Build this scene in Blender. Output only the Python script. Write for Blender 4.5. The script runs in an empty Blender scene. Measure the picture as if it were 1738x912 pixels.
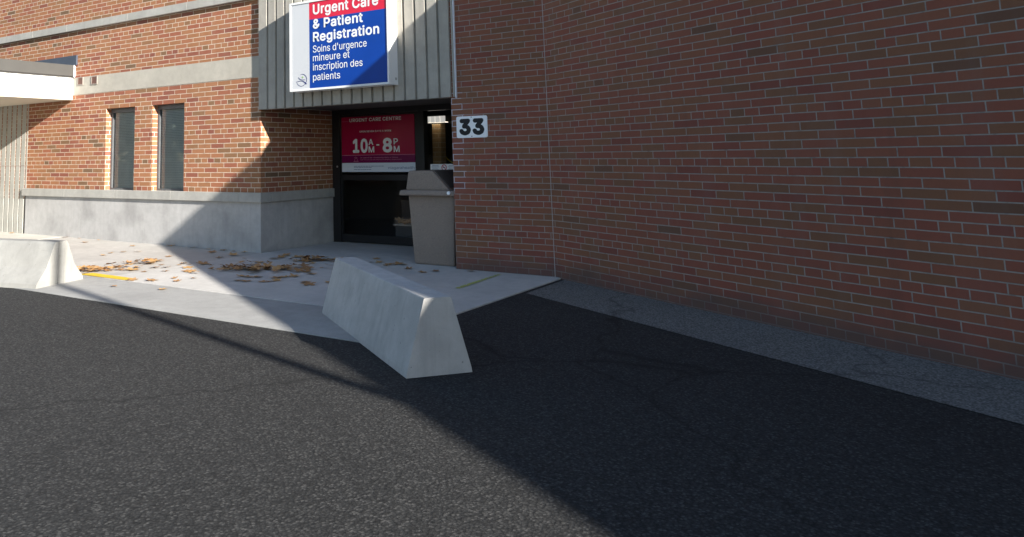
import bpy, bmesh, math, random
from mathutils import Matrix, Vector
from math import sin, cos, pi, radians, hypot, atan2, floor

scene = bpy.context.scene
COL = scene.collection

# ------------------------------------------------------------------ camera
CAM_H = 1.25
cd = bpy.data.cameras.new('camera')
cam = bpy.data.objects.new('camera', cd)
COL.objects.link(cam)
right = Vector((0.8002, 0.5995, -0.0162)); fwd = Vector((-0.5928, 0.7948, 0.1296))
fwd.normalize(); right = (right - fwd * right.dot(fwd)).normalized(); up = right.cross(fwd)
cam.matrix_world = Matrix(((right.x, up.x, -fwd.x, 0), (right.y, up.y, -fwd.y, 0), (right.z, up.z, -fwd.z, CAM_H), (0, 0, 0, 1)))
cd.sensor_fit = 'HORIZONTAL'; cd.sensor_width = 36
cd.lens = 1342.2 / 1738 * 36
cd.shift_x = (869 - 600) / 1738
cd.shift_y = (90 - 456) / 1738
cd.clip_start = 0.05; cd.clip_end = 2000
scene.camera = cam

# ------------------------------------------------------------------ light
SUN_TO = Vector((3.98, -1.0, 1.434)).normalized()          # towards the sun
elev = math.asin(SUN_TO.z); azim = atan2(SUN_TO.x, SUN_TO.y)
world = bpy.data.worlds.new('World'); scene.world = world; world.use_nodes = True
wn = world.node_tree.nodes; wl = world.node_tree.links
bg = wn['Background']; sky = wn.new('ShaderNodeTexSky')
sky.sky_type = 'NISHITA'; sky.sun_disc = False
sky.sun_elevation = elev; sky.sun_rotation = azim
sky.air_density = 1.0; sky.dust_density = 0.3; sky.ozone_density = 1.5
wl.new(sky.outputs['Color'], bg.inputs['Color']); bg.inputs['Strength'].default_value = 0.070
sd = bpy.data.lights.new('sun', 'SUN'); sd.energy = 5.0; sd.angle = radians(0.5); sd.color = (1.0, 0.945, 0.86)
sun = bpy.data.objects.new('sun', sd); COL.objects.link(sun)
sun.rotation_euler = (-SUN_TO).to_track_quat('-Z', 'Y').to_euler()
sun.location = SUN_TO * 60
vs = scene.view_settings
vs.view_transform = 'Standard'; vs.look = 'None'; vs.gamma = 1; vs.exposure = 1.55; vs.use_curve_mapping = False

# ------------------------------------------------------------------ materials
def new_mat(name):
    m = bpy.data.materials.new(name); m.use_nodes = True
    nt = m.node_tree; b = nt.nodes['Principled BSDF']
    return m, nt, b

def ramp(nt, fac, stops):
    r = nt.nodes.new('ShaderNodeValToRGB'); e = r.color_ramp.elements
    while len(e) > 1: e.remove(e[-1])
    e[0].position = stops[0][0]; e[0].color = (*stops[0][1], 1)
    for p, c in stops[1:]:
        x = e.new(p); x.color = (*c, 1)
    nt.links.new(fac, r.inputs['Fac'])
    return r.outputs['Color']

def coords(nt, kind='Object', scale=(1, 1, 1), loc=(0, 0, 0)):
    t = nt.nodes.new('ShaderNodeTexCoord'); mp = nt.nodes.new('ShaderNodeMapping')
    mp.inputs['Scale'].default_value = scale; mp.inputs['Location'].default_value = loc
    nt.links.new(t.outputs[kind], mp.inputs['Vector'])
    return mp.outputs['Vector']

def noise(nt, vec, scale, detail=4, rough=0.55, out='Fac'):
    n = nt.nodes.new('ShaderNodeTexNoise'); n.inputs['Scale'].default_value = scale
    n.inputs['Detail'].default_value = detail; n.inputs['Roughness'].default_value = rough
    nt.links.new(vec, n.inputs['Vector'])
    return n.outputs[out]

def mix(nt, fac, a, b, mode='MIX'):
    m = nt.nodes.new('ShaderNodeMix'); m.data_type = 'RGBA'; m.blend_type = mode
    for s, v in ((0, fac), (6, a), (7, b)):
        if hasattr(v, 'is_linked'): nt.links.new(v, m.inputs[s])
        elif s == 0: m.inputs[0].default_value = v
        else: m.inputs[s].default_value = (*v, 1)
    return m.outputs[2]

def mth(nt, op, a, b=0.0, clamp=False):
    m = nt.nodes.new('ShaderNodeMath'); m.operation = op; m.use_clamp = clamp
    for i, v in enumerate((a, b)):
        if hasattr(v, 'is_linked'): nt.links.new(v, m.inputs[i])
        else: m.inputs[i].default_value = v
    return m.outputs[0]

def bump(nt, b, height, strength=0.3, dist=0.01):
    n = nt.nodes.new('ShaderNodeBump'); n.inputs['Strength'].default_value = strength
    n.inputs['Distance'].default_value = dist
    nt.links.new(height, n.inputs['Height']); nt.links.new(n.outputs['Normal'], b.inputs['Normal'])

def plain(name, col, rough=0.6, var=0.12, scale=6.0, bmp=0.0, metal=0.0, spec=0.4, kind='Object'):
    m, nt, b = new_mat(name)
    v = coords(nt, kind)
    f = noise(nt, v, scale, 6)
    lo = tuple(max(0, c * (1 - var)) for c in col); hi = tuple(min(1, c * (1 + var)) for c in col)
    nt.links.new(ramp(nt, f, [(0.25, lo), (0.75, hi)]), b.inputs['Base Color'])
    b.inputs['Roughness'].default_value = rough; b.inputs['Metallic'].default_value = metal
    b.inputs['Specular IOR Level'].default_value = spec
    if bmp: bump(nt, b, noise(nt, v, scale * 12, 4), bmp, 0.004)
    return m

def brick_mat(name, c, L, z0, u0, ramp_stops, mortar, caulk_u=None, joint=0.0050, bloom=0.07):
    m, nt, b = new_mat(name)
    t = nt.nodes.new('ShaderNodeTexCoord'); mp = nt.nodes.new('ShaderNodeMapping')
    mp.inputs['Location'].default_value = (100 * L - u0, 60 * c - z0, 0)
    nt.links.new(t.outputs['UV'], mp.inputs['Vector'])
    vec0 = mp.outputs['Vector']
    # slight irregularity of the courses
    wob = noise(nt, vec0, 3.0, 2, out='Color')
    vm = nt.nodes.new('ShaderNodeVectorMath'); vm.operation = 'MULTIPLY_ADD'
    nt.links.new(wob, vm.inputs[0]); vm.inputs[1].default_value = (0.006, 0.005, 0); nt.links.new(vec0, vm.inputs[2])
    vec = vm.outputs[0]
    def tex(ms, smooth):
        k = nt.nodes.new('ShaderNodeTexBrick')
        k.offset = 0.5; k.offset_frequency = 2; k.squash = 0.5; k.squash_frequency = 6
        k.inputs['Color1'].default_value = (0, 0, 0, 1); k.inputs['Color2'].default_value = (1, 1, 1, 1)
        k.inputs['Mortar'].default_value = (0.5, 0.5, 0.5, 1)
        k.inputs['Scale'].default_value = 1; k.inputs['Mortar Size'].default_value = ms
        k.inputs['Mortar Smooth'].default_value = smooth; k.inputs['Bias'].default_value = 0
        k.inputs['Brick Width'].default_value = L; k.inputs['Row Height'].default_value = c
        nt.links.new(vec, k.inputs['Vector'])
        return k
    k = tex(joint, 0.15)
    col = ramp(nt, k.outputs['Color'], ramp_stops)
    fine = noise(nt, vec0, 60, 5)
    big = noise(nt, vec0, 0.8, 3)
    col = mix(nt, mth(nt, 'MULTIPLY', fine, 0.28), col, (0.12, 0.065, 0.045), 'MIX')
    dirt = noise(nt, vec0, 9, 5)
    col = mix(nt, ramp(nt, dirt, [(0.55, (0, 0, 0)), (0.82, (0.35, 0.35, 0.35))]), col, (0.17, 0.09, 0.065))
    mcol = ramp(nt, noise(nt, vec0, 14, 4), [(0.25, tuple(0.45 * x for x in mortar)), (0.42, tuple(0.8 * x for x in mortar)), (0.7, mortar)])
    sep = nt.nodes.new('ShaderNodeSeparateXYZ'); nt.links.new(t.outputs['UV'], sep.inputs[0])
    if caulk_u:
        # white sealant smeared over the joints beside the opening
        a = mth(nt, 'LESS_THAN', mth(nt, 'ADD', sep.outputs[0], mth(nt, 'MULTIPLY', noise(nt, vec0, 5, 2), 0.12)), caulk_u + 0.055)
        a = mth(nt, 'MULTIPLY', a, mth(nt, 'GREATER_THAN', sep.outputs[1], 0.85))
        a = mth(nt, 'MULTIPLY', a, mth(nt, 'LESS_THAN', sep.outputs[1], 1.95))
        mcol = mix(nt, mth(nt, 'MULTIPLY', a, 0.8), mcol, (0.62, 0.62, 0.70))
    col = mix(nt, k.outputs['Fac'], col, mcol)
    # faint lime bloom and rain streaks
    sm = nt.nodes.new('ShaderNodeMapping'); sm.inputs['Scale'].default_value = (3.2, 0.35, 1); nt.links.new(vec0, sm.inputs['Vector'])
    st = noise(nt, sm.outputs['Vector'], 1.3, 6, 0.62)
    col = mix(nt, ramp(nt, st, [(0.5, (0, 0, 0)), (0.75, (bloom,) * 3)]), col, tuple(0.75 * x for x in mortar))
    col = mix(nt, ramp(nt, st, [(0.25, (bloom * 1.8,) * 3), (0.42, (0, 0, 0))]), col, (0.09, 0.055, 0.04))
    # grime splashed up from the pavement
    g = mth(nt, 'ADD', sep.outputs[1], mth(nt, 'MULTIPLY', noise(nt, vec0, 2.5, 4), 0.28))
    gm = ramp(nt, g, [(0.16, (0.75, 0.75, 0.75)), (0.36, (0, 0, 0))])
    col = mix(nt, gm, col, (0.10, 0.07, 0.065))
    col = mix(nt, ramp(nt, big, [(0.3, (0.12, 0.12, 0.12)), (0.7, (0, 0, 0))]), col, (0.09, 0.06, 0.045))
    nt.links.new(col, b.inputs['Base Color'])
    b.inputs['Roughness'].default_value = 0.85; b.inputs['Specular IOR Level'].default_value = 0.25
    h = mth(nt, 'SUBTRACT', mth(nt, 'MULTIPLY', fine, 0.25), k.outputs['Fac'])
    bump(nt, b, h, 0.55, 0.006)
    return m

B_STOPS = [(0.0, (0.17, 0.105, 0.06)), (0.045, (0.25, 0.135, 0.068)), (0.10, (0.345, 0.160, 0.075)), (0.40, (0.395, 0.175, 0.084)),
           (0.65, (0.38, 0.150, 0.078)), (0.85, (0.34, 0.118, 0.068)), (1.0, (0.255, 0.084, 0.058))]
R_STOPS = [(0.0, (0.165, 0.082, 0.052)), (0.03, (0.225, 0.104, 0.058)), (0.25, (0.270, 0.112, 0.060)), (0.5, (0.290, 0.100, 0.061)),
           (0.85, (0.285, 0.088, 0.059)), (1.0, (0.235, 0.072, 0.053))]
M_BRICK_A = brick_mat('orange_brick', 0.0680, 0.264, 1.599, 0.03, B_STOPS, (0.74, 0.63, 0.50))
M_BRICK_R = brick_mat('red_brick', 0.0625, 0.262, 1.129, 0.01, R_STOPS, (0.36, 0.32, 0.29), caulk_u=0.15, joint=0.0042, bloom=0.13)
M_BRICK_P = brick_mat('standin_tan_brick', 0.068, 0.264, 0.0, 0.0, [(0, (0.5, 0.32, 0.15)), (1, (0.56, 0.36, 0.17))], (0.7, 0.58, 0.4))

def concrete_mat(name, col, stain=0.35, streak=0.0, rough=0.85, grain=0.10, pits=False):
    m, nt, b = new_mat(name)
    v = coords(nt)
    a = noise(nt, v, 1.7, 6, 0.6); c2 = noise(nt, v, 9, 6, 0.65); g = noise(nt, v, 130, 3, 0.6)
    hi = tuple(min(1, x * 1.12) for x in col); lo = tuple(x * (1 - stain) for x in col)
    cc = ramp(nt, a, [(0.3, lo), (0.5, col), (0.72, hi)])
    cc = mix(nt, ramp(nt, c2, [(0.35, (0.4, 0.4, 0.4)), (0.6, (0, 0, 0))]), cc, tuple(x * 0.74 for x in col))
    if streak:
        v2 = coords(nt, scale=(9, 9, 0.7)); s = noise(nt, v2, 1.6, 5, 0.6)
        cc = mix(nt, ramp(nt, s, [(0.5, (0, 0, 0)), (0.78, (streak,) * 3)]), cc, tuple(x * 0.5 for x in col))
    cc = mix(nt, mth(nt, 'MULTIPLY', g, grain * 2), cc, tuple(x * 0.4 for x in col))
    hgt = mth(nt, 'ADD', g, mth(nt, 'MULTIPLY', c2, 2.0))
    if pits:
        # air holes left by casting, a few tyre scuffs
        vo = nt.nodes.new('ShaderNodeTexVoronoi'); vo.inputs['Scale'].default_value = 26; nt.links.new(v, vo.inputs['Vector'])
        sel = nt.nodes.new('ShaderNodeSeparateXYZ'); nt.links.new(vo.outputs['Color'], sel.inputs[0])
        rad = mth(nt, 'MULTIPLY', mth(nt, 'SUBTRACT', sel.outputs[0], 0.62), 0.38, True)
        hole = mth(nt, 'LESS_THAN', vo.outputs['Distance'], rad)
        cc = mix(nt, mth(nt, 'MULTIPLY', hole, 0.6), cc, tuple(x * 0.35 for x in col))
        v3 = coords(nt, scale=(1.2, 1.2, 7)); sc = noise(nt, v3, 2.2, 6, 0.7)
        cc = mix(nt, ramp(nt, sc, [(0.62, (0, 0, 0)), (0.74, (0.5,) * 3)]), cc, tuple(x * 0.35 for x in col))
        hgt = mth(nt, 'SUBTRACT', hgt, mth(nt, 'MULTIPLY', hole, 3.0))
    nt.links.new(cc, b.inputs['Base Color'])
    b.inputs['Roughness'].default_value = rough; b.inputs['Specular IOR Level'].default_value = 0.25
    bump(nt, b, hgt, 0.25, 0.004)
    return m

M_CONC_BASE = concrete_mat('grey_cast_concrete', (0.46, 0.452, 0.445), 0.34, 0.22)
M_CONC_BAND = concrete_mat('band_concrete', (0.46, 0.43, 0.37), 0.10, 0.0)
M_CONC_LEDGE = concrete_mat('ledge_concrete', (0.42, 0.41, 0.38), 0.15, 0.25)
M_CONC_RIB = concrete_mat('ribbed_concrete', (0.415, 0.39, 0.345), 0.16, 0.3)
M_CONC_RIB2 = concrete_mat('pale_ribbed_concrete', (0.44, 0.43, 0.39), 0.16, 0.3)
M_CONC_BARR = concrete_mat('barrier_concrete', (0.33, 0.325, 0.305), 0.2, 0.35, pits=True)
M_WALK = concrete_mat('pavement_concrete', (0.56, 0.54, 0.51), 0.12, 0, grain=0.16)
M_WALK_OLD = concrete_mat('old_pavement_concrete', (0.52, 0.495, 0.46), 0.16, 0, grain=0.24)
M_GUTTER = concrete_mat('gutter_concrete', (0.40, 0.395, 0.38), 0.2, 0, grain=0.28)
M_WALK_NEW = concrete_mat('new_pavement_concrete', (0.56, 0.54, 0.49), 0.08, 0, grain=0.1)

M_CONC_BARR_SHADE = concrete_mat('barrier_concrete_shade_copy', (0.50, 0.49, 0.475), 0.2, 0.35, pits=True)  # same barrier concrete, colour lightened for the block that stands in shade

def asphalt_mat(name, col, stone):
    m, nt, b = new_mat(name)
    v = coords(nt)
    g = noise(nt, v, 240, 3, 0.7); a = noise(nt, v, 0.6, 5); c2 = noise(nt, v, 5, 5)
    vo = nt.nodes.new('ShaderNodeTexVoronoi'); vo.inputs['Scale'].default_value = 85; nt.links.new(v, vo.inputs['Vector'])
    cc = ramp(nt, a, [(0.3, tuple(x * 0.85 for x in col)), (0.7, tuple(x * 1.12 for x in col))])
    sel = nt.nodes.new('ShaderNodeSeparateXYZ'); nt.links.new(vo.outputs['Color'], sel.inputs[0])
    cc = mix(nt, ramp(nt, sel.outputs[0], [(0.55, (0, 0, 0)), (0.9, (0.8,) * 3)]), cc, stone)
    cc = mix(nt, ramp(nt, sel.outputs[1], [(0.6, (0, 0, 0)), (0.95, (0.7,) * 3)]), cc, tuple(x * 0.35 for x in col))
    cc = mix(nt, ramp(nt, vo.outputs['Distance'], [(0.35, (0, 0, 0)), (0.7, (0.6,) * 3)]), cc, tuple(x * 0.3 for x in col))
    cc = mix(nt, ramp(nt, c2, [(0.5, (0, 0, 0)), (0.8, (0.3,) * 3)]), cc, tuple(x * 0.6 for x in col))
    ck = nt.nodes.new('ShaderNodeTexVoronoi'); ck.feature = 'DISTANCE_TO_EDGE'; ck.inputs['Scale'].default_value = 0.3
    wob = noise(nt, v, 2.2, 4, out='Color')
    vm = nt.nodes.new('ShaderNodeVectorMath'); vm.operation = 'MULTIPLY_ADD'; vm.inputs[1].default_value = (0.5, 0.5, 0)
    nt.links.new(wob, vm.inputs[0]); nt.links.new(v, vm.inputs[2]); nt.links.new(vm.outputs[0], ck.inputs['Vector'])
    cc = mix(nt, ramp(nt, ck.outputs['Distance'], [(0.0012, (0.75,) * 3), (0.005, (0, 0, 0))]), cc, tuple(x * 0.3 for x in col))
    oil = nt.nodes.new('ShaderNodeTexVoronoi'); oil.inputs['Scale'].default_value = 0.9; nt.links.new(vm.outputs[0], oil.inputs['Vector'])
    so = nt.nodes.new('ShaderNodeSeparateXYZ'); nt.links.new(oil.outputs['Color'], so.inputs[0])
    spot = mth(nt, 'LESS_THAN', mth(nt, 'ADD', oil.outputs['Distance'], mth(nt, 'MULTIPLY', c2, 0.15)), mth(nt, 'MULTIPLY', so.outputs[0], 0.26))
    cc = mix(nt, mth(nt, 'MULTIPLY', spot, 0.45), cc, tuple(x * 0.25 for x in col))
    nt.links.new(cc, b.inputs['Base Color']); b.inputs['Roughness'].default_value = 0.9
    b.inputs['Specular IOR Level'].default_value = 0.2
    bump(nt, b, mth(nt, 'ADD', g, vo.outputs['Distance']), 0.7, 0.004)
    return m
M_ASPH = asphalt_mat('dark_asphalt', (0.038, 0.038, 0.038), (0.085, 0.083, 0.08))
M_ASPH_OLD = asphalt_mat('worn_asphalt', (0.20, 0.197, 0.188), (0.30, 0.295, 0.28))

M_WHITE = plain('white_painted_metal', (0.80, 0.80, 0.79), 0.4, 0.03, 3)
M_ROOFEDGE = plain('grey_roof_edge_metal', (0.062, 0.06, 0.056), 0.5, 0.08, 4)
M_TRIM = plain('grey_metal_trim', (0.34, 0.33, 0.31), 0.45, 0.08, 4)
M_FLASH = plain('dark_blue_grey_flashing', (0.055, 0.065, 0.09), 0.45, 0.15, 4)
M_SOFFIT = plain('beige_soffit', (0.58, 0.52, 0.42), 0.8, 0.08, 3)
M_JOINT = plain('dark_joint_filler', (0.36, 0.32, 0.30), 0.8, 0.2, 12)
M_CAULK = plain('white_sealant', (0.72, 0.74, 0.78), 0.7, 0.1, 20)
M_BRONZE = plain('dark_bronze_aluminium', (0.018, 0.017, 0.018), 0.35, 0.2, 5)
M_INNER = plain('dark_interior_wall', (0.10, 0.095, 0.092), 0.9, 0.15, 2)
M_INFLOOR = plain('dark_interior_floor', (0.08, 0.078, 0.08), 0.5, 0.2, 3)
M_WFRAME = plain('dark_grey_window_frame', (0.10, 0.105, 0.11), 0.45, 0.15, 8)
M_BLIND = plain('grey_green_blind', (0.82, 0.80, 0.73), 0.6, 0.1, 5)
M_VENT = plain('brown_red_vent', (0.17, 0.085, 0.065), 0.7, 0.15, 8)
M_VENTF = plain('taupe_vent_frame', (0.27, 0.23, 0.20), 0.6, 0.1, 8)
M_BOARD = plain('dark_brown_board', (0.055, 0.042, 0.033), 0.7, 0.15, 5)
M_BLACK = plain('black_vinyl', (0.012, 0.012, 0.014), 0.5, 0.1, 5)
M_SIGNW = plain('white_sign_face', (0.56, 0.575, 0.60), 0.3, 0.03, 3)
M_SIGNR = plain('red_sign_face', (0.62, 0.018, 0.05), 0.3, 0.05, 3)
M_SIGNB = plain('blue_sign_face', (0.002, 0.045, 0.30), 0.3, 0.08, 3)
M_LETTER = plain('white_vinyl_lettering', (0.80, 0.81, 0.82), 0.4, 0.02, 3)
M_LOGO = plain('navy_vinyl', (0.02, 0.03, 0.16), 0.4, 0.05, 3)
M_LOGO2 = plain('green_vinyl', (0.25, 0.42, 0.15), 0.4, 0.05, 3)
M_POST_R = plain('crimson_poster', (0.36, 0.003, 0.045), 0.22, 0.06, 2)
M_POST_P = plain('purple_poster', (0.17, 0.003, 0.065), 0.22, 0.06, 2)
M_POST_W = plain('white_poster', (0.70, 0.74, 0.80), 0.25, 0.03, 2)
M_POST_PINK = plain('pink_line', (0.55, 0.18, 0.28), 0.4, 0.05, 2)
M_POST_TXT = plain('steel_blue_ink', (0.07, 0.13, 0.26), 0.5, 0.05, 2)
M_REDINK = plain('red_ink', (0.60, 0.02, 0.035), 0.5, 0.05, 2)
M_PLATE = plain('white_plate', (0.93, 0.935, 0.95), 0.35, 0.03, 4)
M_YELLOW = plain('yellow_cord_jacket', (0.62, 0.47, 0.03), 0.5, 0.05, 4)
M_DOT = plain('bright_lock_metal', (0.6, 0.6, 0.6), 0.3, 0.05, 4, metal=0.8)

def bin_mat(name, col):
    m, nt, b = new_mat(name); v = coords(nt)
    g = noise(nt, v, 260, 2, 0.6); a = noise(nt, v, 2.2, 5)
    cc = ramp(nt, g, [(0.32, tuple(x * 0.55 for x in col)), (0.5, col), (0.68, tuple(x * 1.5 for x in col))])
    cc = mix(nt, ramp(nt, a, [(0.4, (0, 0, 0)), (0.8, (0.4,) * 3)]), cc, tuple(x * 0.6 for x in col))
    nt.links.new(cc, b.inputs['Base Color']); b.inputs['Roughness'].default_value = 0.55
    bump(nt, b, g, 0.15, 0.002)
    return m
M_BIN = bin_mat('speckled_beige_plastic', (0.245, 0.193, 0.160))
M_BINDARK = plain('black_plastic_flap', (0.085, 0.073, 0.065), 0.5, 0.1, 6)

def paint_mat(name, col, thr):
    m, nt, b = new_mat(name); v = coords(nt)
    f = noise(nt, v, 22, 6, 0.7)
    nt.links.new(ramp(nt, noise(nt, v, 5, 5), [(0.3, tuple(x * .8 for x in col)), (0.7, col)]), b.inputs['Base Color'])
    nt.links.new(ramp(nt, f, [(thr - 0.03, (0, 0, 0)), (thr + 0.03, (1, 1, 1))]), b.inputs['Alpha'])
    b.inputs['Roughness'].default_value = 0.7
    return m
M_YPAINT = paint_mat('yellow_kerb_paint', (0.72, 0.48, 0.02), 0.36)
M_GPAINT = paint_mat('lime_spray_paint', (0.50, 0.55, 0.12), 0.47)

def glass_mat(name, tint, refl):
    m, nt, b = new_mat(name)
    nt.nodes.remove(b); out = nt.nodes['Material Output']
    tr = nt.nodes.new('ShaderNodeBsdfTransparent'); tr.inputs['Color'].default_value = (*tint, 1)
    gl = nt.nodes.new('ShaderNodeBsdfGlossy'); gl.inputs['Roughness'].default_value = 0.03
    fr = nt.nodes.new('ShaderNodeFresnel'); fr.inputs['IOR'].default_value = refl
    v = coords(nt); n = noise(nt, v, 1.5, 2)
    bp = nt.nodes.new('ShaderNodeBump'); bp.inputs['Strength'].default_value = 0.03; bp.inputs['Distance'].default_value = 0.02
    nt.links.new(n, bp.inputs['Height']); nt.links.new(bp.outputs['Normal'], gl.inputs['Normal'])
    mx = nt.nodes.new('ShaderNodeMixShader')
    nt.links.new(fr.outputs[0], mx.inputs[0]); nt.links.new(tr.outputs[0], mx.inputs[1]); nt.links.new(gl.outputs[0], mx.inputs[2])
    nt.links.new(mx.outputs[0], out.inputs['Surface'])
    return m
M_GLASS_W = glass_mat('window_glass', (0.93, 0.945, 0.93), 1.6)
M_GLASS_D = glass_mat('dark_door_glass', (0.88, 0.88, 0.88), 1.42)

def emit_mat(name, col, s):
    m, nt, b = new_mat(name)
    b.inputs['Base Color'].default_value = (*col, 1)
    b.inputs['Emission Color'].default_value = (*col, 1); b.inputs['Emission Strength'].default_value = s
    return m
M_MIRROR_GLOW = emit_mat('mirrored_canopy_glow', (1.0, 0.97, 0.9), 0.19)  # glow standing in for a sunlit white canopy mirrored in the glass

M_PILLAR_FILL = emit_mat('pillar_fill_glow', (1.0, 0.9, 0.72), 1.0)  # added glow that brightens the stand-in pillar, no real lamp

def leaf_mat(name, a, c):
    m, nt, b = new_mat(name); v = coords(nt)
    oi = nt.nodes.new('ShaderNodeObjectInfo')
    f = noise(nt, v, 30, 4)
    cc = ramp(nt, f, [(0.3, a), (0.7, c)])
    r = ramp(nt, oi.outputs['Random'], [(0, (0.19, 0.09, 0.042)), (0.3, (0.37, 0.185, 0.07)), (0.7, (0.55, 0.33, 0.125)), (1, (0.32, 0.15, 0.06))])
    nt.links.new(mix(nt, 0.6, cc, r), b.inputs['Base Color'])
    b.inputs['Roughness'].default_value = 0.65
    return m
M_LEAF = leaf_mat('dry_leaf', (0.24, 0.12, 0.05), (0.48, 0.29, 0.12))

# ------------------------------------------------------------------ helpers
class MB:
    def __init__(s): s.v = []; s.f = []; s.uv = []; s.mi = []
    def poly(s, pts, uvs=None, mi=0):
        n = len(s.v); s.v += [tuple(p) for p in pts]; s.f.append(tuple(range(n, n + len(pts))))
        if uvs is None:
            p0, p1, p2 = (Vector(p) for p in pts[:3]); nn = (p1 - p0).cross(p2 - p0)
            if abs(nn.z) >= max(abs(nn.x), abs(nn.y)): uvs = [(p[0], p[1]) for p in pts]
            elif abs(nn.x) > abs(nn.y): uvs = [(p[1], p[2]) for p in pts]
            else: uvs = [(p[0], p[2]) for p in pts]
        s.uv.append(uvs); s.mi.append(mi)
    def box(s, x0, x1, y0, y1, z0, z1, mi=0):
        a = [(x0, y0, z0), (x1, y0, z0), (x1, y1, z0), (x0, y1, z0), (x0, y0, z1), (x1, y0, z1), (x1, y1, z1), (x0, y1, z1)]
        for q in ((3, 2, 1, 0), (4, 5, 6, 7), (0, 1, 5, 4), (1, 2, 6, 5), (2, 3, 7, 6), (3, 0, 4, 7)):
            s.poly([a[i] for i in q], mi=mi)
    def prism(s, prof, fn, a, b):
        """closed 2D profile swept from a to b through fn(u, v, t) -> point"""
        n = len(prof)
        s.poly([fn(u, v, a) for u, v in prof][::-1]); s.poly([fn(u, v, b) for u, v in prof])
        for i in range(n):
            j = (i + 1) % n
            s.poly([fn(*prof[i], a), fn(*prof[j], a), fn(*prof[j], b), fn(*prof[i], b)])
    def disc(s, c, r, ax, n=20, t=0.004):
        """disc facing -y at c, thickness t"""
        ring = [(c[0] + r * cos(2 * pi * k / n), c[2] + r * sin(2 * pi * k / n)) for k in range(n)]
        s.poly([(x, c[1], z) for x, z in ring])
        for k in range(n):
            x, z = ring[k]; x2, z2 = ring[(k + 1) % n]
            s.poly([(x, c[1] + t, z), (x2, c[1] + t, z2), (x2, c[1], z2), (x, c[1], z)])
    def stroke(s, pts, w, y, t=0.003):
        """flat ribbon in the plane y, following (x, z) points, width w or list"""
        P = [Vector(p) for p in pts]; n = len(P)
        W = w if isinstance(w, (list, tuple)) else [w] * n
        L, R = [], []
        for i in range(n):
            d = (P[min(i + 1, n - 1)] - P[max(i - 1, 0)]).normalized(); q = Vector((-d.y, d.x)) * W[i] / 2
            L.append(P[i] + q); R.append(P[i] - q)
        for i in range(n - 1):
            s.poly([(R[i].x, y, R[i].y), (R[i + 1].x, y, R[i + 1].y), (L[i + 1].x, y, L[i + 1].y), (L[i].x, y, L[i].y)])
    def build(s, name, mats, parent=None, merge=True, smooth=False, bevel=0):
        me = bpy.data.meshes.new(name)
        off = Vector((0, 0, 0))
        p = parent
        while p is not None:
            off += Vector(p.location); p = p.parent
        me.from_pydata([(x - off.x, y - off.y, z - off.z) for x, y, z in s.v], [], s.f)
        ul = me.uv_layers.new(name='UVMap')
        i = 0
        for uvs in s.uv:
            for c in uvs: ul.data[i].uv = c[:2]; i += 1
        mats = mats if isinstance(mats, (list, tuple)) else [mats]
        for m in mats: me.materials.append(m)
        for k, pl in enumerate(me.polygons): pl.material_index = s.mi[k]; pl.use_smooth = smooth
        if merge or bevel:
            bm = bmesh.new(); bm.from_mesh(me); bmesh.ops.remove_doubles(bm, verts=bm.verts, dist=1e-5)
            if bevel:
                ed = [e for e in bm.edges if len(e.link_faces) == 2 and e.calc_face_angle(0) > 0.6]
                bmesh.ops.bevel(bm, geom=ed, offset=bevel, segments=2, affect='EDGES', profile=0.6, clamp_overlap=True)
            bm.normal_update(); bm.to_mesh(me); bm.free()
        o = bpy.data.objects.new(name, me); COL.objects.link(o)
        if parent is not None: o.parent = parent
        return o

def thing(name, label, cat, loc=(0, 0, 0), group=None):
    o = bpy.data.objects.new(name, None); COL.objects.link(o); o.location = loc
    o.empty_display_size = 0.2
    return tag(o, label, cat, group)

def tag(o, label=None, cat=None, group=None, kind=None):
    if label: o['label'] = label
    if cat: o['category'] = cat
    if group: o['group'] = group
    if kind: o['kind'] = kind
    return o

def text_mb(mb, body, x, z, y, width, cap, bold=0.0):
    """lettering facing -y: left end x, baseline z, fitted to a width and a capital height"""
    cu = bpy.data.curves.new('lettering', 'CURVE'); cu.dimensions = '2D'; cu.fill_mode = 'BOTH'
    pen = 0.0
    for ch in body:
        if ch == ' ': pen += 0.2; continue
        adv, cont = GLYPH[ch]
        for c in cont:
            P = [(c[i] / 1000 + pen, c[i + 1] / 1000) for i in range(0, len(c), 2)]
            sp = cu.splines.new('POLY'); sp.points.add(len(P) - 1); sp.use_cyclic_u = True
            for q, (px, pz) in zip(sp.points, P): q.co = (px, pz, 0, 1)
        pen += adv / 1000 + bold * 1.2
    o = bpy.data.objects.new('lettering', cu); COL.objects.link(o)
    bpy.context.view_layer.update()
    me = bpy.data.meshes.new_from_object(o.evaluated_get(bpy.context.evaluated_depsgraph_get()))
    bpy.data.objects.remove(o); bpy.data.curves.remove(cu)
    xs = [v.co.x for v in me.vertices]; x0, x1 = min(xs), max(xs)
    sx = width / (x1 - x0); sz = cap / (0.509 + 2 * max(bold, 0))
    sx = width / (x1 - x0 + 2 * max(bold, 0))
    # heavier weights: the outline is laid down again around a small circle
    shifts = [(0, 0)] if bold <= 0 else [(bold * cos(k * pi / 4), bold * sin(k * pi / 4)) for k in range(8)]
    for k, (dx, dz) in enumerate(shifts):
        n = len(mb.v)
        mb.v += [(x + (v.co.x - x0 + dx + max(bold, 0)) * sx, y - k * 0.00012, z + (v.co.y + dz + max(bold, 0)) * sz) for v in me.vertices]
        for p in me.polygons:
            idx = [n + i for i in p.vertices]
            a_, b_, c_ = (me.vertices[i].co for i in p.vertices[:3])
            if (b_ - a_).cross(c_ - a_).z < 0: idx.reverse()
            mb.f.append(tuple(idx)); mb.uv.append([(0, 0)] * len(idx)); mb.mi.append(0)
    bpy.data.meshes.remove(me)

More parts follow.
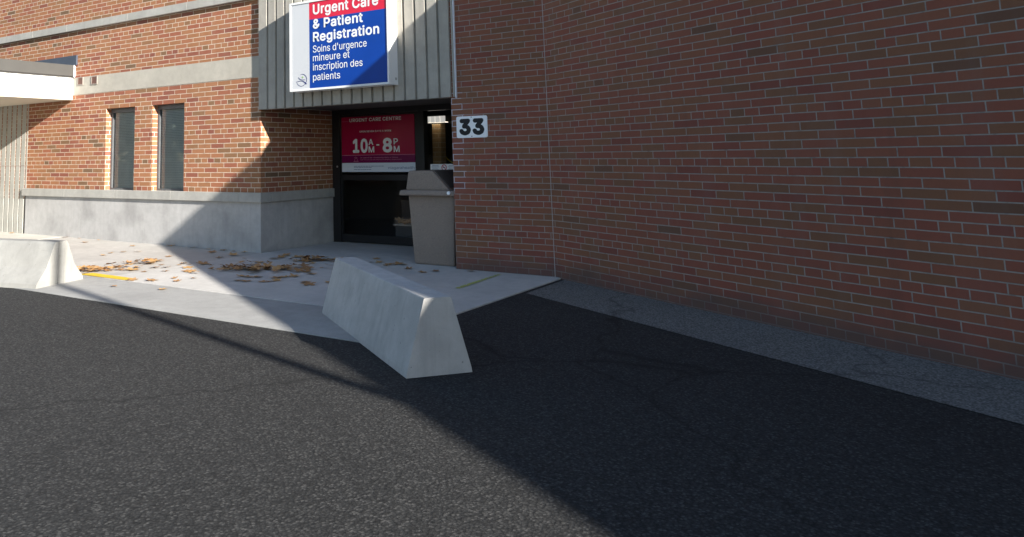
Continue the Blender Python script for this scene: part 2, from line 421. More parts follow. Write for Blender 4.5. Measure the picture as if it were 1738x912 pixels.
def lettering(parent, mat, *args):
    m = MB(); text_mb(m, *args); return m.build('lettering', mat, parent)

GLYPH = {"&":[448,[[197,-7,165,-5,136,1,110,12,88,26,69,42,54,62,43,84,36,108,34,133,36,154,40,173,47,189,58,205,70,220,85,235,101,249,120,264,140,279,216,335,223,340,230,346,237,352,243,359,249,367,255,375,259,384,261,394,262,405,260,420,255,434,245,445,233,454,219,459,201,461,189,460,178,457,168,453,159,447,151,440,145,431,141,421,138,411,137,399,138,386,141,375,145,363,152,352,159,340,169,327,179,314,191,300,204,284,438,0,364,0,171,231,121,293,108,310,96,327,87,344,81,361,77,379,75,398,77,420,82,440,91,458,102,474,117,488,134,499,154,507,176,512,200,513,224,512,246,507,266,499,283,488,297,475,308,459,317,442,322,424,324,404,323,389,320,375,315,362,309,349,301,336,291,325,281,314,269,303,256,293,154,217,135,202,121,188,110,174,103,161,98,146,97,131,98,115,102,101,109,87,118,76,130,66,143,57,158,51,175,48,193,46,213,48,232,52,251,59,269,69,286,81,301,95,315,112,327,131,336,151,343,174,348,198,349,224,408,224,406,194,403,167,397,144,389,124,380,107,371,92,361,80,353,70,345,62,333,47,315,30,294,17,271,7,246,-1,221,-5]]],"'":[206,[[78,318,70,509,136,509,128,318]]],",":[188,[[38,-119,68,71,137,71,84,-119]]],"-":[453,[[337,244,337,188,114,188,114,244]]],"0":[453,[[227,-7,191,-3,158,7,130,24,105,48,85,77,69,113,57,155,50,202,48,254,50,306,57,353,69,395,85,431,106,461,130,484,159,502,191,512,227,516,262,512,295,502,323,484,348,461,368,431,384,395,396,353,403,306,405,254,403,202,396,155,384,113,368,77,348,48,323,24,295,7,263,-3],[227,50,250,52,271,60,290,74,306,92,320,116,330,144,338,176,342,213,344,254,342,295,338,332,330,365,320,393,306,416,290,435,271,449,250,457,227,460,203,457,182,449,163,435,147,416,134,393,123,365,115,332,111,295,109,254,111,213,115,176,123,144,134,116,147,92,163,74,182,60,203,52]]],"1":[453,[[76,0,76,55,391,55,391,0],[276,509,276,0,212,0,212,448,209,448,86,358,86,427,198,509]]],"3":[453,[[218,-7,188,-5,159,1,133,10,108,22,88,38,70,57,57,79,48,104,44,132,109,132,112,115,118,100,126,87,137,76,150,66,165,59,182,54,200,51,219,50,239,51,258,55,275,61,291,69,304,80,315,93,323,108,328,125,329,145,328,163,323,180,316,196,306,211,292,223,275,234,254,241,229,246,201,248,157,248,157,299,288,448,288,452,70,452,70,509,372,509,372,461,211,278,211,289,247,290,279,286,308,276,333,262,354,244,371,222,383,198,391,173,393,145,390,116,383,90,370,66,354,45,333,27,309,12,281,2,251,-5]]],"8":[453,[[226,-7,193,-5,163,1,136,11,111,25,91,42,74,62,62,84,54,109,52,135,53,156,58,176,65,195,75,212,87,228,101,241,117,252,134,260,153,265,153,267,129,276,109,289,93,308,80,330,73,354,70,380,73,405,79,429,90,450,106,469,124,485,146,498,170,508,197,514,226,516,255,514,282,508,306,498,328,485,346,469,361,450,373,429,379,405,382,380,379,354,372,330,359,308,343,289,323,276,300,267,300,265,319,260,335,252,351,241,365,228,377,212,387,195,395,176,399,156,401,135,398,109,391,84,378,62,362,42,341,25,317,11,289,1,259,-5],[226,49,248,50,267,54,285,60,300,69,313,79,323,91,331,106,335,121,337,139,335,157,330,173,322,189,312,202,298,213,283,223,265,230,247,234,226,235,206,234,187,230,169,223,154,213,140,202,130,189,122,173,117,157,115,139,117,121,121,106,129,91,139,79,152,69,167,60,185,54,205,50],[226,290,244,291,260,294,274,300,287,308,298,318,307,330,314,344,318,359,319,376,318,392,314,407,308,420,299,432,288,442,275,449,260,455,244,459,226,460,208,459,192,455,177,449,164,442,153,432,145,420,138,407,134,392,133,376,134,359,138,344,145,330,154,318,165,308,178,300,193,294,209,291]]],"9":[453,[[226,516,256,513,285,506,310,494,333,478,352,458,368,434,380,408,387,378,389,347,387,322,382,296,373,270,359,240,340,207,315,168,200,0,130,0,301,248,307,248,302,238,295,229,287,221,278,214,268,207,257,202,245,198,232,195,218,195,188,197,161,203,137,214,116,229,98,247,83,269,72,294,66,321,64,352,66,382,73,411,85,436,101,459,120,479,143,494,168,506,196,513],[226,460,207,459,190,454,174,446,160,435,148,423,138,407,131,390,127,372,125,352,127,331,131,313,138,295,148,280,160,268,174,257,190,250,207,245,226,243,245,245,263,249,279,257,293,267,305,280,314,295,322,312,326,330,327,350,326,371,322,390,314,407,305,422,293,435,279,446,263,454,245,459]]],"A":[480,[[16,0,201,509,276,509,463,0,395,0,287,302,280,323,272,346,264,372,255,402,244,438,232,478,245,478,233,437,222,402,213,371,204,345,197,322,191,302,85,0],[110,142,110,199,370,199,370,142]]],"C":[510,[[267,-7,225,-3,186,7,150,25,119,49,92,79,70,115,53,157,44,203,40,254,44,305,53,352,70,393,92,429,119,459,150,484,186,501,225,512,267,516,293,514,317,511,340,504,362,496,383,485,402,471,419,456,435,438,448,418,459,397,467,373,473,348,408,348,404,365,397,380,389,395,380,407,369,418,357,428,344,437,330,444,315,449,300,453,284,455,267,456,237,453,209,445,184,432,161,414,141,391,125,364,113,332,106,295,103,254,106,213,113,177,125,145,141,117,161,94,184,76,210,63,237,56,267,53,284,54,300,56,315,60,330,65,344,72,357,81,369,90,380,102,389,114,397,128,404,144,408,160,473,160,467,135,459,112,448,91,435,71,420,53,402,38,383,24,363,13,341,5,317,-2,293,-6]]],"D":[502,[[219,0,96,0,96,57,215,57,254,60,288,68,318,81,343,99,363,122,379,149,390,181,397,216,399,255,397,294,390,329,379,361,364,388,344,410,320,428,291,441,258,449,221,452,93,452,93,509,225,509,273,505,315,495,353,478,385,455,412,426,433,391,449,351,458,306,462,255,458,205,449,159,433,119,411,83,384,54,351,31,312,14,268,3],[125,509,125,0,60,0,60,509]]],"E":[419,[[60,0,60,509,372,509,372,452,125,452,125,286,355,286,355,229,125,229,125,57,375,57,375,0]]],"G":[520,[[269,-7,225,-3,185,7,149,25,118,49,91,79,69,116,53,157,43,203,40,254,43,305,53,352,69,393,91,429,117,459,149,484,184,501,223,512,265,516,291,514,316,510,340,504,363,494,384,483,403,469,421,453,436,436,449,416,460,395,468,373,474,349,408,349,402,365,395,379,387,393,378,406,368,417,356,427,344,436,330,443,315,448,300,453,283,455,265,456,236,453,209,445,183,432,160,414,141,392,125,364,113,332,106,295,103,254,106,213,113,177,125,145,141,117,161,95,184,76,210,63,238,56,269,53,296,55,322,61,345,71,365,85,382,102,396,123,407,147,413,173,415,202,434,199,283,199,283,256,478,256,478,200,475,160,466,124,451,91,431,62,406,38,377,19,344,5,308,-4]]],"I":[300,[[31,0,31,57,118,57,118,452,31,452,31,509,269,509,269,452,183,452,183,57,269,57,269,0]]],"K":[467,[[104,145,104,216,116,231,128,246,139,261,151,275,162,289,174,303,187,317,199,331,212,344,364,509,448,509,231,276,228,276],[60,0,60,509,125,509,125,334,124,225,125,193,125,0],[372,0,188,259,228,309,449,0]]],"M":[628,[[60,0,60,509,152,509,277,187,280,179,284,170,287,159,291,147,295,135,299,123,303,110,307,97,311,84,315,71,319,60,322,49,307,49,311,59,314,71,318,83,322,95,326,108,330,121,334,134,338,146,342,158,346,169,349,179,352,187,476,509,568,509,568,0,504,0,504,291,504,302,504,314,504,327,505,340,505,354,505,369,506,413,506,428,507,443,507,457,513,457,508,441,503,425,498,409,492,393,487,378,482,363,477,348,472,335,467,322,463,310,459,300,456,291,342,0,286,0,170,291,167,300,163,310,159,321,155,333,150,347,145,361,140,376,134,392,129,408,124,424,118,441,112,457,119,457,119,444,120,430,120,416,120,401,121,386,121,372,122,328,122,315,122,302,122,291,122,0]]],"N":[523,[[60,0,60,509,136,509,343,183,349,174,355,163,363,151,371,137,379,122,388,107,396,90,405,73,414,55,405,54,403,72,402,90,401,108,400,126,399,142,399,157,399,171,399,184,399,195,399,509,463,509,463,0,387,0,202,290,194,303,186,317,177,331,168,346,159,363,148,381,136,402,123,425,108,452,119,454,120,429,121,406,122,384,123,363,124,345,124,328,125,313,125,301,125,291,125,0]]],"O":[533,[[267,-7,225,-3,186,7,150,25,119,49,92,79,70,115,53,157,44,203,40,254,44,305,53,352,70,393,92,429,119,459,150,484,186,501,225,512,267,516,309,512,348,501,384,484,415,459,442,429,464,393,480,352,490,305,493,254,490,203,480,157,464,115,442,79,415,49,384,25,348,7,309,-3],[267,53,296,55,324,63,349,76,372,94,392,116,408,144,420,176,428,213,430,254,428,295,420,332,408,365,392,392,372,415,349,433,324,446,296,453,267,456,237,453,210,445,184,433,161,415,142,392,125,364,113,332,106,295,103,254,106,213,113,176,125,144,142,117,161,94,184,76,210,63,237,55]]],"P":[445,[[60,0,60,509,235,509,272,506,305,499,332,487,356,471,375,452,390,430,400,404,407,377,409,348,407,318,400,291,390,265,375,243,356,223,332,207,305,195,272,188,235,186,109,186,109,242,233,242,257,244,279,248,297,256,312,266,324,279,333,294,339,310,343,328,344,348,343,367,339,385,333,402,324,416,312,428,297,439,279,446,257,451,232,452,125,452,125,0]]],"R":[449,[[60,0,60,509,236,509,273,506,305,500,333,489,356,473,376,455,390,433,401,408,407,381,409,352,407,323,401,296,390,271,376,250,356,232,333,217,305,206,273,200,236,198,96,198,96,255,234,255,258,256,280,260,298,267,313,276,325,287,334,300,340,316,344,333,345,352,344,371,340,389,334,405,325,419,313,430,298,440,279,446,258,451,233,452,125,452,125,0],[353,0,230,229,303,229,428,0]]],"S":[447,[[224,-9,188,-7,156,-1,128,9,102,23,81,40,64,60,51,83,42,109,38,137,104,137,108,118,114,102,123,88,136,76,150,66,166,59,185,53,204,50,224,49,246,50,267,54,286,60,303,69,317,79,329,92,338,106,344,122,346,139,344,154,340,168,332,179,322,189,310,197,296,205,280,211,263,217,245,222,184,239,145,253,112,269,86,289,67,313,56,341,52,372,54,400,62,425,75,448,92,468,113,484,138,498,165,508,195,514,227,516,259,514,289,508,316,498,340,484,360,468,377,449,390,427,398,403,401,378,337,378,332,402,320,421,302,437,280,449,254,456,225,459,204,457,185,454,167,448,152,440,139,430,129,418,121,405,117,391,115,376,117,359,122,345,131,334,142,324,155,315,169,308,184,302,198,297,212,293,264,279,279,275,295,270,312,264,328,256,344,248,359,238,372,226,384,213,395,198,402,180,407,161,408,139,406,112,399,87,386,64,370,43,349,25,323,11,294,0,261,-7]]],"T":[449,[[32,452,32,509,417,509,417,452,257,452,257,0,193,0,193,452]]],"U":[517,[[259,-8,220,-6,186,2,154,15,126,33,103,55,85,80,71,108,63,140,60,173,60,509,124,509,124,178,126,155,132,133,141,113,153,95,169,80,187,68,208,59,232,53,259,52,285,53,309,59,331,68,349,80,364,95,377,113,385,133,391,155,393,178,393,509,457,509,457,173,454,140,446,108,433,80,414,55,391,33,363,15,332,2,297,-6]]],"V":[480,[[204,0,16,509,84,509,192,206,199,187,207,164,215,137,225,106,236,71,248,31,235,31,247,71,257,107,267,138,276,165,283,187,290,206,395,509,463,509,278,0]]],"W":[686,[[155,0,16,509,82,509,163,196,167,179,172,162,175,145,179,128,183,111,187,94,190,76,194,58,197,40,189,40,193,58,196,76,200,94,203,111,207,128,211,145,215,162,220,179,224,196,306,509,380,509,462,196,466,179,470,162,474,145,478,128,482,111,486,94,490,76,494,58,497,40,488,40,492,58,495,76,499,94,503,111,506,128,510,145,515,162,519,179,523,196,603,509,670,509,530,0,455,0,368,323,362,345,357,368,351,391,346,417,341,445,336,475,350,475,345,446,340,420,335,395,330,371,324,347,318,323,230,0]]],"Y":[472,[[203,0,203,208,16,509,91,509,192,344,203,327,213,309,222,292,231,274,240,254,250,230,224,230,233,254,242,275,251,293,260,310,270,327,280,344,381,509,455,509,268,208,268,0]]],"a":[389,[[160,-9,137,-7,115,-3,94,5,76,15,60,29,48,45,38,63,32,84,30,108,32,128,36,146,43,161,53,174,64,184,78,193,92,200,108,206,125,211,143,214,161,217,178,220,200,223,218,225,234,227,247,229,257,231,265,235,271,240,274,246,276,255,276,257,275,272,272,285,267,297,260,307,251,315,240,322,227,327,212,330,196,331,178,330,163,327,149,322,137,316,127,309,118,301,110,292,104,283,100,274,41,291,51,313,64,331,79,346,95,358,114,368,133,375,153,380,173,383,194,384,208,384,223,382,239,379,255,375,271,369,286,360,300,350,312,336,322,320,330,301,335,278,337,251,337,0,277,0,277,52,272,52,267,43,260,34,252,25,242,16,229,8,215,1,199,-4,181,-7],[170,45,192,47,211,51,228,59,242,68,254,80,263,93,270,108,274,122,276,138,276,190,272,187,267,184,259,182,251,180,241,178,231,176,221,174,210,173,200,171,191,170,182,169,175,168,161,166,147,163,134,159,122,153,112,147,103,139,97,130,93,118,92,105,93,93,96,82,102,72,109,64,119,57,130,52,142,48,156,46]]],"c":[396,[[207,-8,174,-5,144,3,117,16,93,35,72,58,56,85,44,116,37,150,34,187,37,225,44,260,56,291,72,318,93,341,117,360,144,374,174,382,207,384,226,384,243,381,260,377,276,371,291,364,305,356,318,346,330,335,340,322,349,308,356,293,362,277,303,262,300,272,295,281,290,289,284,297,278,304,270,311,261,316,252,321,242,325,231,328,220,329,207,330,184,328,163,321,145,310,130,296,118,278,108,258,102,236,98,212,96,187,98,163,102,139,108,117,118,97,130,80,145,66,163,55,184,49,207,46,220,47,232,49,243,52,253,55,262,60,271,66,279,73,285,80,292,89,297,98,301,107,304,117,363,102,357,86,350,70,341,56,331,43,319,32,306,21,292,12,277,5,261,-1,244,-5,226,-7]]],"d":[424,[[195,-8,165,-6,137,3,111,16,89,34,70,57,55,84,43,116,36,151,34,189,36,227,43,261,55,293,70,320,89,342,112,361,137,374,165,382,196,384,218,383,237,379,253,373,267,364,278,355,287,346,295,336,301,327,306,319,311,319,311,509,372,509,372,0,313,0,313,59,307,59,301,50,295,41,287,31,277,21,266,12,252,4,236,-3,217,-7],[205,47,226,49,246,55,263,65,278,78,290,95,299,115,306,138,310,162,312,189,310,216,306,241,300,263,290,282,278,299,263,312,246,322,227,328,205,330,182,328,162,322,145,311,130,298,118,281,108,261,102,239,98,215,96,189,98,163,102,139,109,117,118,97,130,80,145,66,162,55,182,49]]],"e":[404,[[212,-8,177,-5,145,3,117,16,92,35,72,58,56,85,44,116,37,150,34,187,36,224,44,258,55,290,71,317,91,340,115,359,142,373,172,382,205,384,226,383,246,380,266,374,285,366,303,355,319,341,334,324,347,305,357,282,365,256,370,227,371,194,371,169,75,169,75,221,338,221,310,202,308,226,304,248,298,269,288,286,277,301,263,314,246,323,227,328,205,330,183,328,164,323,146,313,131,301,119,286,109,270,102,251,97,231,96,211,96,178,98,151,102,127,110,106,121,88,135,73,151,61,169,53,190,48,212,46,227,47,241,49,254,53,265,58,276,65,285,73,294,82,300,93,306,105,365,91,358,72,348,55,335,39,320,26,302,14,283,4,261,-3,237,-7]]],"f":[254,[[228,379,228,327,6,327,6,379],[81,0,81,432,82,452,87,470,96,486,107,499,120,510,135,519,152,525,169,529,187,530,201,530,212,529,222,527,231,525,238,523,243,521,227,468,224,470,220,471,215,472,209,473,202,474,195,474,178,472,164,468,154,460,147,449,143,435,142,419,142,0]]],"g":[425,[[207,-151,180,-149,156,-146,134,-140,114,-132,97,-122,82,-110,70,-97,59,-84,51,-69,101,-41,107,-49,114,-57,122,-66,131,-74,142,-82,154,-88,169,-93,187,-96,207,-97,236,-95,261,-87,282,-75,298,-58,308,-34,311,-6,311,68,306,68,301,60,294,51,287,41,277,32,266,23,252,16,236,10,217,6,195,5,165,7,138,14,113,27,90,43,71,65,55,90,43,120,36,154,34,191,36,229,43,263,55,293,71,320,90,342,112,361,138,374,166,382,196,384,218,383,237,379,253,373,267,365,279,356,288,346,296,336,302,327,308,319,313,319,313,379,372,379,372,-9,370,-40,363,-67,350,-90,334,-109,314,-124,291,-136,265,-144,237,-149],[205,59,227,61,246,66,264,75,278,87,290,103,300,121,307,142,311,166,312,193,311,219,307,242,300,264,291,283,279,299,264,312,247,322,227,328,205,330,182,328,163,322,145,312,130,298,118,282,109,262,102,241,98,218,96,193,98,167,102,144,109,123,118,104,131,88,145,76,163,66,183,61]]],"h":[410,[[114,227,114,0,53,0,53,509,114,509,114,287,102,287,116,319,132,344,152,362,175,374,200,382,227,384,252,383,275,377,295,369,313,356,328,340,341,321,350,298,355,271,357,240,357,0,296,0,296,235,293,263,286,286,273,304,256,318,235,326,210,329,192,328,176,324,161,317,147,308,136,297,126,283,119,266,115,248]]],"i":[167,[[53,0,53,379,114,379,114,0],[84,443,73,444,63,448,54,455,47,463,43,472,41,483,43,494,47,504,54,512,63,518,73,522,84,524,95,522,105,518,114,512,121,504,125,494,126,483,125,472,121,463,114,455,105,448,95,444]]],"j":[167,[[53,379,114,379,114,-30,112,-52,108,-72,102,-90,92,-106,80,-119,65,-129,47,-137,27,-141,4,-143,-10,-143,-10,-87,2,-87,18,-85,31,-80,40,-72,47,-61,51,-46,53,-29],[83,443,72,444,62,448,53,455,47,463,42,472,41,483,42,494,47,504,53,512,62,518,72,522,83,524,95,522,105,518,114,512,120,504,125,494,126,483,125,472,120,463,114,455,105,448,95,444]]],"l":[189,[[139,-2,112,0,91,8,74,20,62,37,55,59,53,84,53,509,114,509,114,99,114,83,117,71,120,62,126,57,135,53,146,52,152,52,157,52,160,53,164,53,167,54,170,54,181,3,175,1,169,0,162,-1,154,-2,147,-2]]],"m":[610,[[53,0,53,379,112,379,112,295,108,295,114,314,122,331,132,346,144,358,158,368,172,376,187,382,203,385,219,386,245,383,268,375,287,361,303,342,314,320,321,295,312,295,318,312,326,329,337,343,350,356,364,366,381,375,398,381,417,385,437,386,458,385,478,380,497,372,514,361,529,346,541,328,550,307,555,283,557,255,557,0,496,0,496,254,493,279,485,298,473,313,456,323,438,329,419,330,402,329,387,326,374,320,363,312,353,302,345,290,340,277,336,263,335,247,335,0,274,0,274,260,272,280,265,297,253,311,238,322,220,328,199,330,185,329,171,326,158,320,145,312,135,302,126,289,119,274,115,257,114,238,114,0]]],"n":[410,[[114,227,114,0,53,0,53,379,112,379,112,287,102,287,116,319,132,344,152,362,175,374,200,382,227,384,252,383,275,377,295,369,313,356,328,340,341,321,350,298,355,271,357,240,357,0,296,0,296,235,293,263,286,286,273,304,256,318,235,326,210,329,192,328,176,324,161,317,147,308,136,297,126,283,119,266,115,248]]],"o":[415,[[207,-8,174,-5,144,3,117,16,93,35,72,58,56,85,44,116,37,150,34,187,37,225,44,260,56,291,72,318,93,341,117,360,144,374,174,382,207,384,241,382,271,374,299,360,323,341,343,318,359,291,371,260,379,225,381,187,379,150,371,116,359,85,343,58,323,35,299,16,271,3,241,-5],[207,46,231,49,252,55,270,66,285,80,298,97,307,117,314,139,318,163,319,187,318,212,314,236,307,258,298,278,285,296,270,310,252,321,231,328,207,330,184,328,163,321,145,310,130,296,118,278,108,258,102,236,98,212,96,187,98,163,102,139,108,117,118,97,130,80,145,66,163,55,184,49]]],"p":[424,[[53,-143,53,379,112,379,112,319,118,319,123,327,130,336,137,346,147,355,158,364,171,373,188,379,207,383,229,384,259,382,287,374,313,361,335,342,354,320,370,293,381,261,388,227,390,189,388,151,381,116,370,84,355,57,336,34,313,16,288,3,260,-6,229,-8,208,-7,189,-3,173,4,159,12,147,21,138,31,130,41,124,50,118,59,114,59,114,-143],[220,47,242,49,262,55,279,66,294,80,306,97,316,117,323,139,327,163,328,189,327,215,323,239,316,261,307,281,295,298,280,311,262,322,243,328,220,330,198,328,178,322,161,312,147,299,134,282,125,263,118,241,114,216,113,189,114,162,118,138,125,115,135,95,147,78,162,65,179,55,198,49]]],"r":[259,[[53,0,53,379,112,379,112,321,115,321,124,339,137,354,152,367,171,377,191,383,213,385,218,385,223,385,229,384,243,384,243,322,241,323,236,324,230,324,223,325,215,326,207,326,190,324,174,321,159,315,146,306,135,296,126,284,119,269,115,254,114,237,114,0]]],"s":[365,[[182,-8,157,-7,133,-3,112,3,93,12,76,24,62,38,50,54,41,73,36,94,94,107,101,87,111,72,124,60,141,52,160,47,181,45,206,47,227,53,244,62,258,74,265,88,268,103,266,115,262,126,254,136,243,144,229,150,212,155,149,170,118,180,92,192,72,208,58,227,50,249,47,274,49,295,55,314,65,332,79,347,95,360,115,370,137,378,161,383,187,384,212,383,234,379,254,372,271,363,286,352,299,339,309,324,318,308,324,290,268,277,262,291,254,304,243,316,228,325,210,331,187,333,166,331,147,326,131,317,119,305,111,292,109,277,110,264,115,253,124,243,136,235,152,229,172,223,229,209,261,200,287,187,306,171,320,153,328,131,331,107,329,85,323,65,312,47,298,31,281,18,260,6,236,-2,210,-7]]],"t":[227,[[204,379,204,327,6,327,6,379],[65,471,126,471,126,98,127,83,130,70,136,61,144,55,156,51,170,50,175,50,180,50,185,51,191,52,197,53,202,54,213,2,207,0,200,-2,192,-3,184,-3,176,-4,168,-4,138,-1,113,7,92,21,77,41,68,64,65,93]]],"u":[410,[[182,-5,158,-3,135,2,115,11,97,23,82,39,69,59,60,82,54,109,53,139,53,379,114,379,114,144,116,117,124,94,137,75,154,61,175,53,200,50,218,51,234,55,249,62,263,71,274,83,283,97,290,113,295,132,296,153,296,379,357,379,357,0,298,0,298,92,307,92,294,60,277,35,257,17,234,5,209,-3]]],"v":[389,[[163,0,17,379,84,379,165,155,173,132,180,110,187,87,193,64,199,42,206,21,184,21,191,42,197,64,203,87,209,110,216,132,224,155,305,379,371,379,226,0]]],"y":[389,[[47,-139,61,-86,71,-87,83,-89,94,-90,104,-89,113,-86,122,-81,130,-74,138,-64,145,-51,151,-36,163,-1,17,379,84,379,165,155,173,132,180,109,187,87,193,64,199,42,206,21,184,21,190,42,196,64,202,87,209,110,216,132,224,155,305,379,371,379,204,-58,196,-77,187,-93,177,-107,165,-119,153,-128,139,-136,125,-141,109,-144,91,-145,82,-145,73,-144,65,-143,57,-142,52,-140]]]}

# ------------------------------------------------------------------ ground
YA = 7.8586          # face of the left wing
XB = -7.4525         # its corner
YC = 7.838           # face of the right wing beside the door
XC0, XC1 = -4.478, -3.332
DD = Vector((cos(radians(31.0)), -sin(radians(31.0)), 0))    # the angled wall runs this way
H_R = 3.833
YD = 9.45            # plane of the entrance doors
CURB_Y = 5.37

def sheet(name, pts, z, mat, label=None):
    m = MB(); m.poly([(x, y, z) for x, y in pts]); o = m.build(name, mat); tag(o, label, None, None, 'structure'); return o
sheet('road', [(-400, -400), (400, -400), (400, 400), (-400, 400)], -0.012, M_ASPH)
def slab(name, x0, x1, y0, y1, mat, z=0.0):
    m = MB(); m.box(x0, x1, y0, y1, -0.10, z); return tag(m.build(name, mat, bevel=0.004), None, None, None, 'structure')
sheet('worn_asphalt', [(-3.2, 6.4), (-3.2, 6.85), (22.4, -8.5), (24, -6.5), (-3, 9), (-3.2, 9)], -0.008, M_ASPH_OLD)
slab('gutter', -60, -3.262, 4.50, CURB_Y - 0.006, M_GUTTER, -0.004)
slab('pavement', -7.415, -3.255, CURB_Y, 9.6, M_WALK)
slab('pavement', -11.93, -7.425, CURB_Y, 8.0, M_WALK_OLD, -0.002)
slab('pavement', -40, -11.945, CURB_Y, 8.0, M_WALK_NEW)
m = MB(); m.poly([(-7.86, 5.372, 0.004), (-7.03, 5.372, 0.004), (-7.05, 5.50, 0.004), (-7.80, 5.52, 0.004)])
tag(m.build('painted_marking', M_YPAINT), 'faded yellow paint along the pavement edge beside the leaf drift', None, None, 'structure')
m = MB(); m.poly([(-3.86, 6.70, 0.004), (-3.80, 6.70, 0.004), (-3.865, 7.70, 0.004), (-3.905, 7.70, 0.004)])
tag(m.build('painted_marking', M_GPAINT), 'lime green sprayed line running up to the red brick wall', None, None, 'structure')

# ------------------------------------------------------------------ left wing
lw = thing('clinic_building', 'sunlit orange brick wing with concrete bands, two narrow windows and ribbed concrete panels', 'building', (XB, YA, 0))
WIN = [(-10.868, -10.140), (-9.715, -8.992)]; WZ0, WZ1, WD = 0.783, 2.078, 0.128
m = MB()
xs = [-30, -13.112] + [v for w in WIN for v in w] + [XB]; zs = [0.6, WZ0, WZ1, 2.3, 6.0]
for i in range(len(xs) - 1):
    for j in range(len(zs) - 1):
        x0, x1, z0, z1 = xs[i], xs[i + 1], zs[j], zs[j + 1]
        if j == 1 and any(abs(x0 - w[0]) < 1e-6 for w in WIN): continue
        m.poly([(x0, YA, z0), (x1, YA, z0), (x1, YA, z1), (x0, YA, z1)])
for x0, x1 in WIN:
    m.poly([(x0, YA, WZ0), (x0, YA, WZ1), (x0, YA + WD, WZ1), (x0, YA + WD, WZ0)], [(x0, WZ0), (x0, WZ1), (x0 + WD, WZ1), (x0 + WD, WZ0)])
    m.poly([(x1, YA, WZ0), (x1, YA + WD, WZ0), (x1, YA + WD, WZ1), (x1, YA, WZ1)], [(x1, WZ0), (x1 + WD, WZ0), (x1 + WD, WZ1), (x1, WZ1)])
    m.poly([(x0, YA, WZ1), (x1, YA, WZ1), (x1, YA + WD, WZ1), (x0, YA + WD, WZ1)], [(x0, WZ1), (x1, WZ1), (x1, WZ1 + .06), (x0, WZ1 + .06)])
def uvB(y): return XB + (y - YA) + 0.0
YB2 = 9.42
m.poly([(XB, YA, 0.6), (XB, YB2, 0.6), (XB, YB2, 6), (XB, YA, 6)], [(uvB(YA), .6), (uvB(YB2), .6), (uvB(YB2), 6), (uvB(YA), 6)])
m.poly([(-30, YA, 6), (XB, YA, 6), (XB, 20, 6), (-30, 20, 6)])
m.poly([(-30, 20, 0), (-30, YA, 0), (-30, YA, 6), (-30, 20, 6)]); m.poly([(XB, 20, 0), (-30, 20, 0), (-30, 20, 6), (XB, 20, 6)])
wall = m.build('wall', M_BRICK_A, lw)

m = MB()
for a, b_ in ((-13.15, -11.50), (-11.497, -9.87), (-9.867, XB + 0.004)): m.box(a, b_, YA - 0.004, YA + 0.3, -0.05, 0.66)
m.box(XB - 0.3, XB + 0.004, YA + 0.3, YB2, -0.05, 0.66)
m.build('concrete_base', M_CONC_BASE, lw)
m = MB()
cuts = [-13.19, -11.9, -10.55, -9.22, -7.83, XB + 0.045]
for a, b_ in zip(cuts[:-1], cuts[1:]): m.box(a + 0.002, b_ - 0.002, YA - 0.045, YA + 0.16, 0.656, 0.783)
m.box(XB - 0.10, XB + 0.045, YA + 0.162, 9.44, 0.656, 0.783)
m.build('sill', M_CONC_LEDGE, lw, bevel=0.005)
m = MB()
cuts = [-30, -16, -13.0, -11.95, -10.3, -8.9, -7.47]
for a, b_ in zip(cuts[:-1], cuts[1:]): m.box(a + 0.003, b_ - 0.003, YA - 0.055, YA + 0.05, 3.447, 3.568)
m.build('ledge', M_CONC_LEDGE, lw, bevel=0.004)
m = MB()
cuts = [-30, -13.0, -10.72, -9.05, XB + 0.003]
for a, b_ in zip(cuts[:-1], cuts[1:]): m.box(a + 0.0015, b_ - 0.0015, YA - 0.006, YA + 0.05, 2.350, 2.640)
m.build('concrete_band', M_CONC_BAND, lw)

def pane(m, x0, x1, y, z0, z1): m.poly([(x0, y, z0), (x1, y, z0), (x1, y, z1), (x0, y, z1)])

def ribs(m, x0, x1, yf, yb, z0, z1, pitch, groove, depth, first=None):
    """vertical flat ribs with narrow grooves, cut in one slab"""
    x = x0; k = first if first is not None else x0 + pitch
    m.box(x0, x1, yf + depth, yb, z0, z1)
    while x < x1 - 1e-4:
        e = min(k - groove / 2, x1)
        if e > x + 0.01:
            prof = [(x, yf + depth + .001), (x + 0.004, yf), (e - 0.004, yf), (e, yf + depth + .001)]
            m.prism(prof, lambda u, v, t: (u, v, t), z0 + 0.0005, z1 - 0.0005)
        x = k + groove / 2; k += pitch
m = MB(); ribs(m, -18, -13.116, YA - 0.004, YA + 0.12, -0.03, 1.172, 0.163, 0.026, 0.03, -17.9)
ribs(m, -18, -13.116, YA - 0.004, YA + 0.12, 1.178, 2.30, 0.163, 0.026, 0.03, -17.9)
m.build('ribbed_wall_panel', M_CONC_RIB2, lw)
YP = YA - 0.047
m = MB(); ribs(m, XB + 0.006, -4.412, YP, YA + 0.10, 1.897, 6.0, 0.1572, 0.026, 0.034, XB + 0.006 + 0.165)
m.build('ribbed_entrance_panel', M_CONC_RIB, lw)
m = MB(); m.box(-4.411, -4.396, YP + 0.004, YC, 1.885, 3.83); m.build('sealant_strip', M_CAULK, lw)
